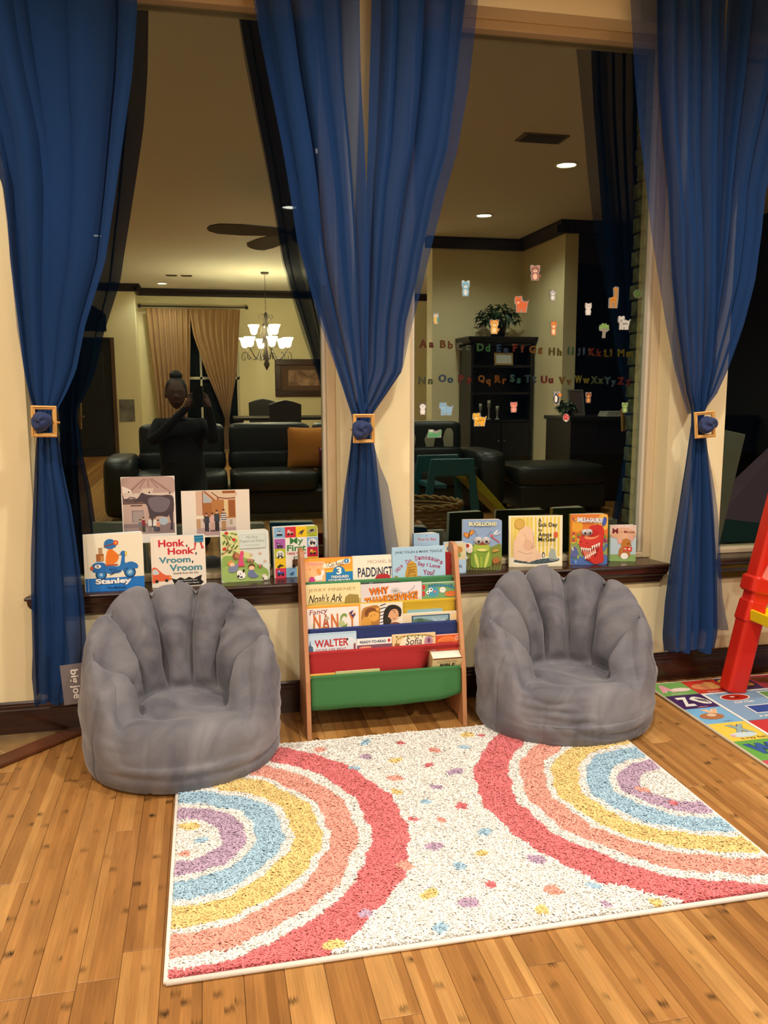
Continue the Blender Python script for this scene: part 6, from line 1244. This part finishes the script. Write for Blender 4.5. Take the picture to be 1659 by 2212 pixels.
dr = thing('curtain_rod', 'thin rod carrying the tan drapes in the dining room', 'curtain rod', (0, -13.05, 2.72)); MB().tube([(-1.05, 0, 0), (.86, 0, 0)], .014, 10).build('pole', M_iron, dr)
for x in (-1.07, .88): MB().ball((x, 0, 0), .035).build('finial', M_iron, dr, smooth=True)
for x in (-1.0, .82): MB().tube([(x, 0, 0), (x, -.145, 0)], .008, 8).build('bracket', M_iron, dr)
# framed picture (plain brown stand-in)
pf = thing('framed_picture', 'wide dark framed brown picture on the dining room wall', 'picture', (2.06, -13.17, 1.41)); M_pf = mat('mahogany_frame', (62, 36, 26), .35)
for q in ((-.66, .66, .24, .36), (-.66, .66, -.36, -.24)): MB().box(q[0], q[1], -.03, .03, q[2], q[3]).build('frame_rail', M_pf, pf, bevel=.012)
for q in ((-.66, -.54), (.54, .66)): MB().box(q[0], q[1], -.03, .03, -.24, .24).build('frame_rail', M_pf, pf, bevel=.012)
MB().box(-.54, .54, -.02, .0, -.24, .24).build('mat_board', mat('brown_mat', (92, 64, 44), .7), pf)
MB().box(-.40, .40, .0, .006, -.15, .15).build('print', vary(mat('brown_print', (130, 96, 72), .7), (96, 66, 48), (176, 140, 112), 6), pf)
# dining table and chairs
M_chair = mat('dark_chair', (30, 26, 22), .45)
tb = thing('dining_table', 'dark dining table under the chandelier', 'table', (1.35, -10.7, 0)); MB().box(-.85, .85, -.5, .5, .70, .745).build('table_top', M_chair, tb, bevel=.008)
for sx in (-1, 1):
    for sy in (-1, 1): MB().box(sx*.75-.04, sx*.75+.04, sy*.42-.04, sy*.42+.04, 0, .70).build('leg', M_chair, tb)
def dchair(label, x, y, rz):
    c = thing('dining_chair', label, 'chair', (x, y, 0), (0, 0, rz), group='dark dining chairs')
    MB().box(-.23, .23, -.22, .22, .42, .48).build('seat', M_chair, c, bevel=.015)
    pts = [(-.24, .50), (.24, .50), (.25, .96), (.14, 1.0), (0, 1.03), (-.14, 1.0), (-.25, .96)]
    MB().prism([(a, .19, z) for a, z in pts], (0, .04, 0)).build('backrest', M_chair, c, bevel=.01)
    for sx in (-1, 1):
        for sy in (-1, 1): MB().box(sx*.2-.02, sx*.2+.02, sy*.19-.02, sy*.19+.02, 0, .42).build('leg', M_chair, c)
dchair('dark dining chair seen over the sofa back, behind the table', 1.05, -11.5, PI); dchair('dark dining chair in front of the table, its arched back showing over the sofa', 1.25, -9.9, 0); dchair('dark dining chair at the right end of the dining table', 2.55, -10.6, -PI/2)
cd_ = thing('wall_card', 'small grey printed card on the entry wall', 'card', (-1.33, -12.54, .82)); MB().box(-.13, .13, -.004, .004, -.2, .2).build('card', vary(mat('grey_card', (120, 118, 110), .7), (84, 82, 78), (140, 136, 126), 5), cd_)

# hutch, plant, desk
hu = thing('hutch', 'tall black hutch with a plant on top, reflected in the right window', 'cabinet', (3.62, -6.78, 0)); hw = .40
for x in (-hw, hw-.03): MB().box(x, x+.03, -.25, .22, 0, 1.74).build('side', M_black, hu)
MB().box(-hw+.03, hw-.03, -.25, -.23, 0, 1.74).build('back_panel', M_black, hu)
for z in (.04, .78, 1.12, 1.45, 1.71): MB().box(-hw+.03, hw-.03, -.23, .21, z, z+.03).build('shelf', M_black, hu)
MB().grid([[(-hw-a, .22+a, z), (hw+a, .22+a, z), (hw+a, -.25, z), (-hw-a, -.25, z)] for a, z in ((0, 1.72), (.0, 1.74), (.03, 1.76), (.06, 1.80), (.06, 1.82))], wrap_v=True).add([(-hw-.06, .28, 1.82), (hw+.06, .28, 1.82), (hw+.06, -.25, 1.82), (-hw-.06, -.25, 1.82)], [(0, 1, 2, 3)]).build('cornice', M_black, hu)
for s in (-1, 1):
    d = MB().box(min(s*.005, s*(hw-.035)), max(s*.005, s*(hw-.035)), .205, .225, .08, .77).build('door', M_black, hu, bevel=.006); MB().ball((s*.04, .238, .55), .012, 8, 6).build('knob', mat('nickel', (150, 150, 150), .3, metal=1), d)
ffr = thing('framed_photo', 'small gold picture frame on the hutch shelf', 'picture frame', (3.66, -6.62, 1.54), (math.radians(8), 0, 0))
for q in ((-.12, .12, .07, .09), (-.12, .12, -.06, -.04)): MB().box(q[0], q[1], -.008, .008, q[2]-.0, q[3]).build('frame_rail', mat('frame_gold_dark', (160, 130, 80), .4), ffr)
for q in ((-.12, -.10), (.10, .12)): MB().box(q[0], q[1], -.008, .008, -.04, .07).build('frame_rail', MATS['frame_gold_dark'], ffr)
MB().box(-.10, .10, -.004, .002, -.04, .07).build('print', mat('pale_print', (190, 190, 184), .6), ffr)
for i, (x, hh) in enumerate(((3.36, .20), (3.47, .24), (3.58, .17))):
    cdl = thing('candlestick', ['grey candlestick on the hutch, leftmost', 'tallest grey candlestick on the hutch, middle', 'shortest grey candlestick on the hutch, right'][i], 'candlestick', (x, -6.60, .81), group='candlesticks on the hutch')
    MB().lathe([(0, 0), (.035, 0), (.03, .01), (.01, .03), (.012, hh*.6), (.025, hh*.72), (.022, hh*.75)]).build('stem', mat('grey_metal', (120, 118, 112), .4), cdl, smooth=True); MB().lathe([(0, hh*.74), (.02, hh*.74), (.02, hh), (0, hh)], n=12).build('candle', mat('candle_wax', (170, 164, 150), .6), cdl, smooth=True)
def leafy(name, label, loc, R, hgt, n, pot, seed):
    t = thing(name, label, 'plant', loc); rs = random.Random(seed)
    MB().lathe([(0, 0), (pot*.75, 0), (pot, pot*1.5), (pot*.92, pot*1.5), (pot*.85, pot*1.35), (0, pot*1.35)], n=18).build('pot', mat('dark_pot', (44, 36, 30), .5), t, smooth=True)
    g = MB()
    for k in range(n):
        a = rs.uniform(0, 2*PI); d = R*rs.uniform(.2, 1.0); z = pot*1.4+hgt*rs.uniform(.1, 1)*(1.1-.6*d/R); M = Matrix.Translation((d*math.cos(a), d*math.sin(a), z)) @ Matrix.Rotation(a, 4, 'Z') @ Matrix.Rotation(rs.uniform(-.2, 1.1), 4, 'Y'); l, w_ = rs.uniform(.06, .10), rs.uniform(.02, .03)
        g.add([M @ Vector(p) for p in ((0, 0, 0), (l*.4, w_, .008), (l, 0, -.01), (l*.4, -w_, .008))], [(0, 1, 2, 3)])
    f = g.build('foliage', mat('dark_leaf', (44, 66, 34), .5), t); f['kind'] = 'stuff'
    s = MB()
    for k in range(9): a = k*.7; s.tube([(0, 0, pot*1.3), (R*.4*math.cos(a), R*.4*math.sin(a), pot*1.4+hgt*.5), (R*.8*math.cos(a), R*.8*math.sin(a), pot*1.4+hgt*.45)], .004, 5)
    s.build('stem', mat('stem_green', (60, 70, 36), .6), t); return t
leafy('potted_plant', 'bushy green plant on top of the black hutch', (3.60, -6.68, 1.82), .26, .28, 240, .11, 3)
de = thing('desk', 'dark desk with a framed photo and papers, reflected in the right window', 'desk', (4.35, -5.15, 0)); MB().box(-.62, 1.6, -.35, .35, .86, .90).build('desk_top', M_black, de, bevel=.006); MB().box(-.30, 1.26, .26, .29, .0, .86).build('front_panel', M_black, de)
for sx in (-.6, 1.26): MB().box(sx, sx+.30, -.32, .32, 0, .86).build('pedestal', M_black, de)
dcx = thing('framed_photo', 'large grey picture frame standing on the desk', 'picture frame', (3.92, -5.05, .905), (math.radians(10), 0, math.radians(-12)))
for q in ((-.10, .10, .0, .02), (-.10, .10, .26, .28)): MB().box(q[0], q[1], -.01, .01, q[2], q[3]).build('frame_rail', mat('grey_metal', (120, 118, 112), .4), dcx)
for q in ((-.10, -.08), (.08, .10)): MB().box(q[0], q[1], -.01, .01, .02, .26).build('frame_rail', MATS['grey_metal'], dcx)
MB().box(-.08, .08, -.006, .004, .02, .26).build('print', mat('mauve_print', (110, 92, 92), .5), dcx)
leafy('potted_plant', 'small plant in a pot on the desk beside the picture frame', (3.74, -4.92, .90), .08, .12, 60, .055, 9)
pb_ = thing('paper_stack', 'stack of pale papers on the desk', 'papers', (4.30, -4.95, .90)); 
for k in range(3): MB().box(-.14+.01*k, .14+.008*k, -.10, .10, .018*k, .018*k+.016).build('sheaf', mat('pale_paper_%d' % k, (180-14*k, 176-12*k, 164-10*k), .8), pb_)
ot = thing('ottoman', 'dark leather ottoman added beside the sofa end to darken the right window reflection', 'ottoman', (3.37, -4.45, 0)); cushion(MB(), -.46, .46, -.36, .36, .26, .47, 7).build('cushion', M_leather, ot, smooth=True); MB().box(-.44, .44, -.34, .34, .05, .28).build('base', M_leather, ot, bevel=.02)  # added piece, hides bright floor so the reflection stays dark here
for sx in (-.38, .38):
    for sy in (-.28, .28): MB().box(sx-.025, sx+.025, sy-.025, sy+.025, 0, .06).build('foot', M_black, ot)
# toys on the floor behind the camera, dim in the lower panes
M_teal = mat('teal_plastic', (24, 78, 84), .4); M_olive = mat('olive_plastic', (150, 140, 24), .4)
sl = thing('toy_slide', 'teal toddler slide with a yellow chute, reflected low in the right window', 'toy slide', (1.95, -3.35, 0))
for y in (-.22, .20): MB().prism([(-.28, y, 0), (-.20, y, 0), (-.14, y, .50), (.14, y, .50), (.18, y, 0), (.26, y, 0), (.18, y, .64), (-.18, y, .64)], (0, .03, 0)).build('side_panel', M_teal, sl, bevel=.008)
for k in range(3): MB().box(-.24+.03*k, -.10+.03*k, -.20, .20, .12+.14*k, .15+.14*k).build('step', M_teal, sl)
MB().prism([(.12, -.18, .52), (.20, -.18, .52), (.62, -.18, .06), (.72, -.18, .06), (.72, -.18, .02), (.60, -.18, .02), (.14, -.18, .46)], (0, .34, 0)).build('chute', M_olive, sl, bevel=.01)
bk = thing('wicker_basket', 'round wicker basket of toys, reflected low in the right window', 'basket', (1.50, -2.45, 0)); M_wick = mat('wicker', (120, 92, 44), .8); wv = MB()
for k in range(14): z = .02+.026*k; R_ = .24+.05*math.sin(k/14*2); wv.tube([(R_*math.cos(a)*(1+.012*math.cos(16*a+PI*k)), R_*math.sin(a)*(1+.012*math.cos(16*a+PI*k)), z) for a in [2*PI*i/64 for i in range(65)]], .013, 5, caps=False)
wv.build('weave', M_wick, bk, smooth=True); rm = MB()
for ph_ in (0, PI): rm.tube([((.30+.010*math.cos(12*a+ph_))*math.cos(a), (.30+.010*math.cos(12*a+ph_))*math.sin(a), .39+.010*math.sin(12*a+ph_)) for a in [2*PI*i/120 for i in range(121)]], .011, 6, caps=False)
rm.build('rim', M_wick, bk, smooth=True); MB().lathe([(0, .01), (.24, .01)]).build('bottom', M_wick, bk)
dl = thing('toy_doll', 'small pink toy doll in the wicker basket', 'doll', (1.40, -2.35, .30)); MB().ball((0, 0, 0), (.05, .04, .07)).build('torso', mat('pink_cloth', (200, 120, 140), .8), dl, smooth=True); MB().ball((-.01, 0, .10), (.038, .038, .045)).build('head', mat('doll_skin', (226, 190, 160), .6), dl, smooth=True); MB().tube([(.04, 0, .03), (.10, .02, .06)], .014, 8).build('arm', MATS['doll_skin'], dl); MB().tube([(-.04, 0, .03), (-.10, .02, .05)], .014, 8).build('arm', MATS['doll_skin'], dl)
tn = thing('play_tent', 'purple and teal play tent, reflected in the window at the right edge', 'tent', (4.75, -2.35, 0)); M_pur = mat('purple_nylon', (70, 46, 68), .8); n_ = 6
MB().grid([[(R_*math.cos(2*PI*j/n_), R_*math.sin(2*PI*j/n_), z) for j in range(n_)] for R_, z in ((.92, .20), (.62, .52), (.30, .86), (.02, 1.14))], wrap_v=True).build('roof', M_pur, tn)
MB().grid([[(R_*math.cos(2*PI*j/n_), R_*math.sin(2*PI*j/n_), z) for j in range(n_)] for R_, z in ((.88, 0), (.91, .12), (.93, .21))], wrap_v=True).build('wall', mat('teal_nylon', (22, 74, 84), .8), tn)

flush_arts()
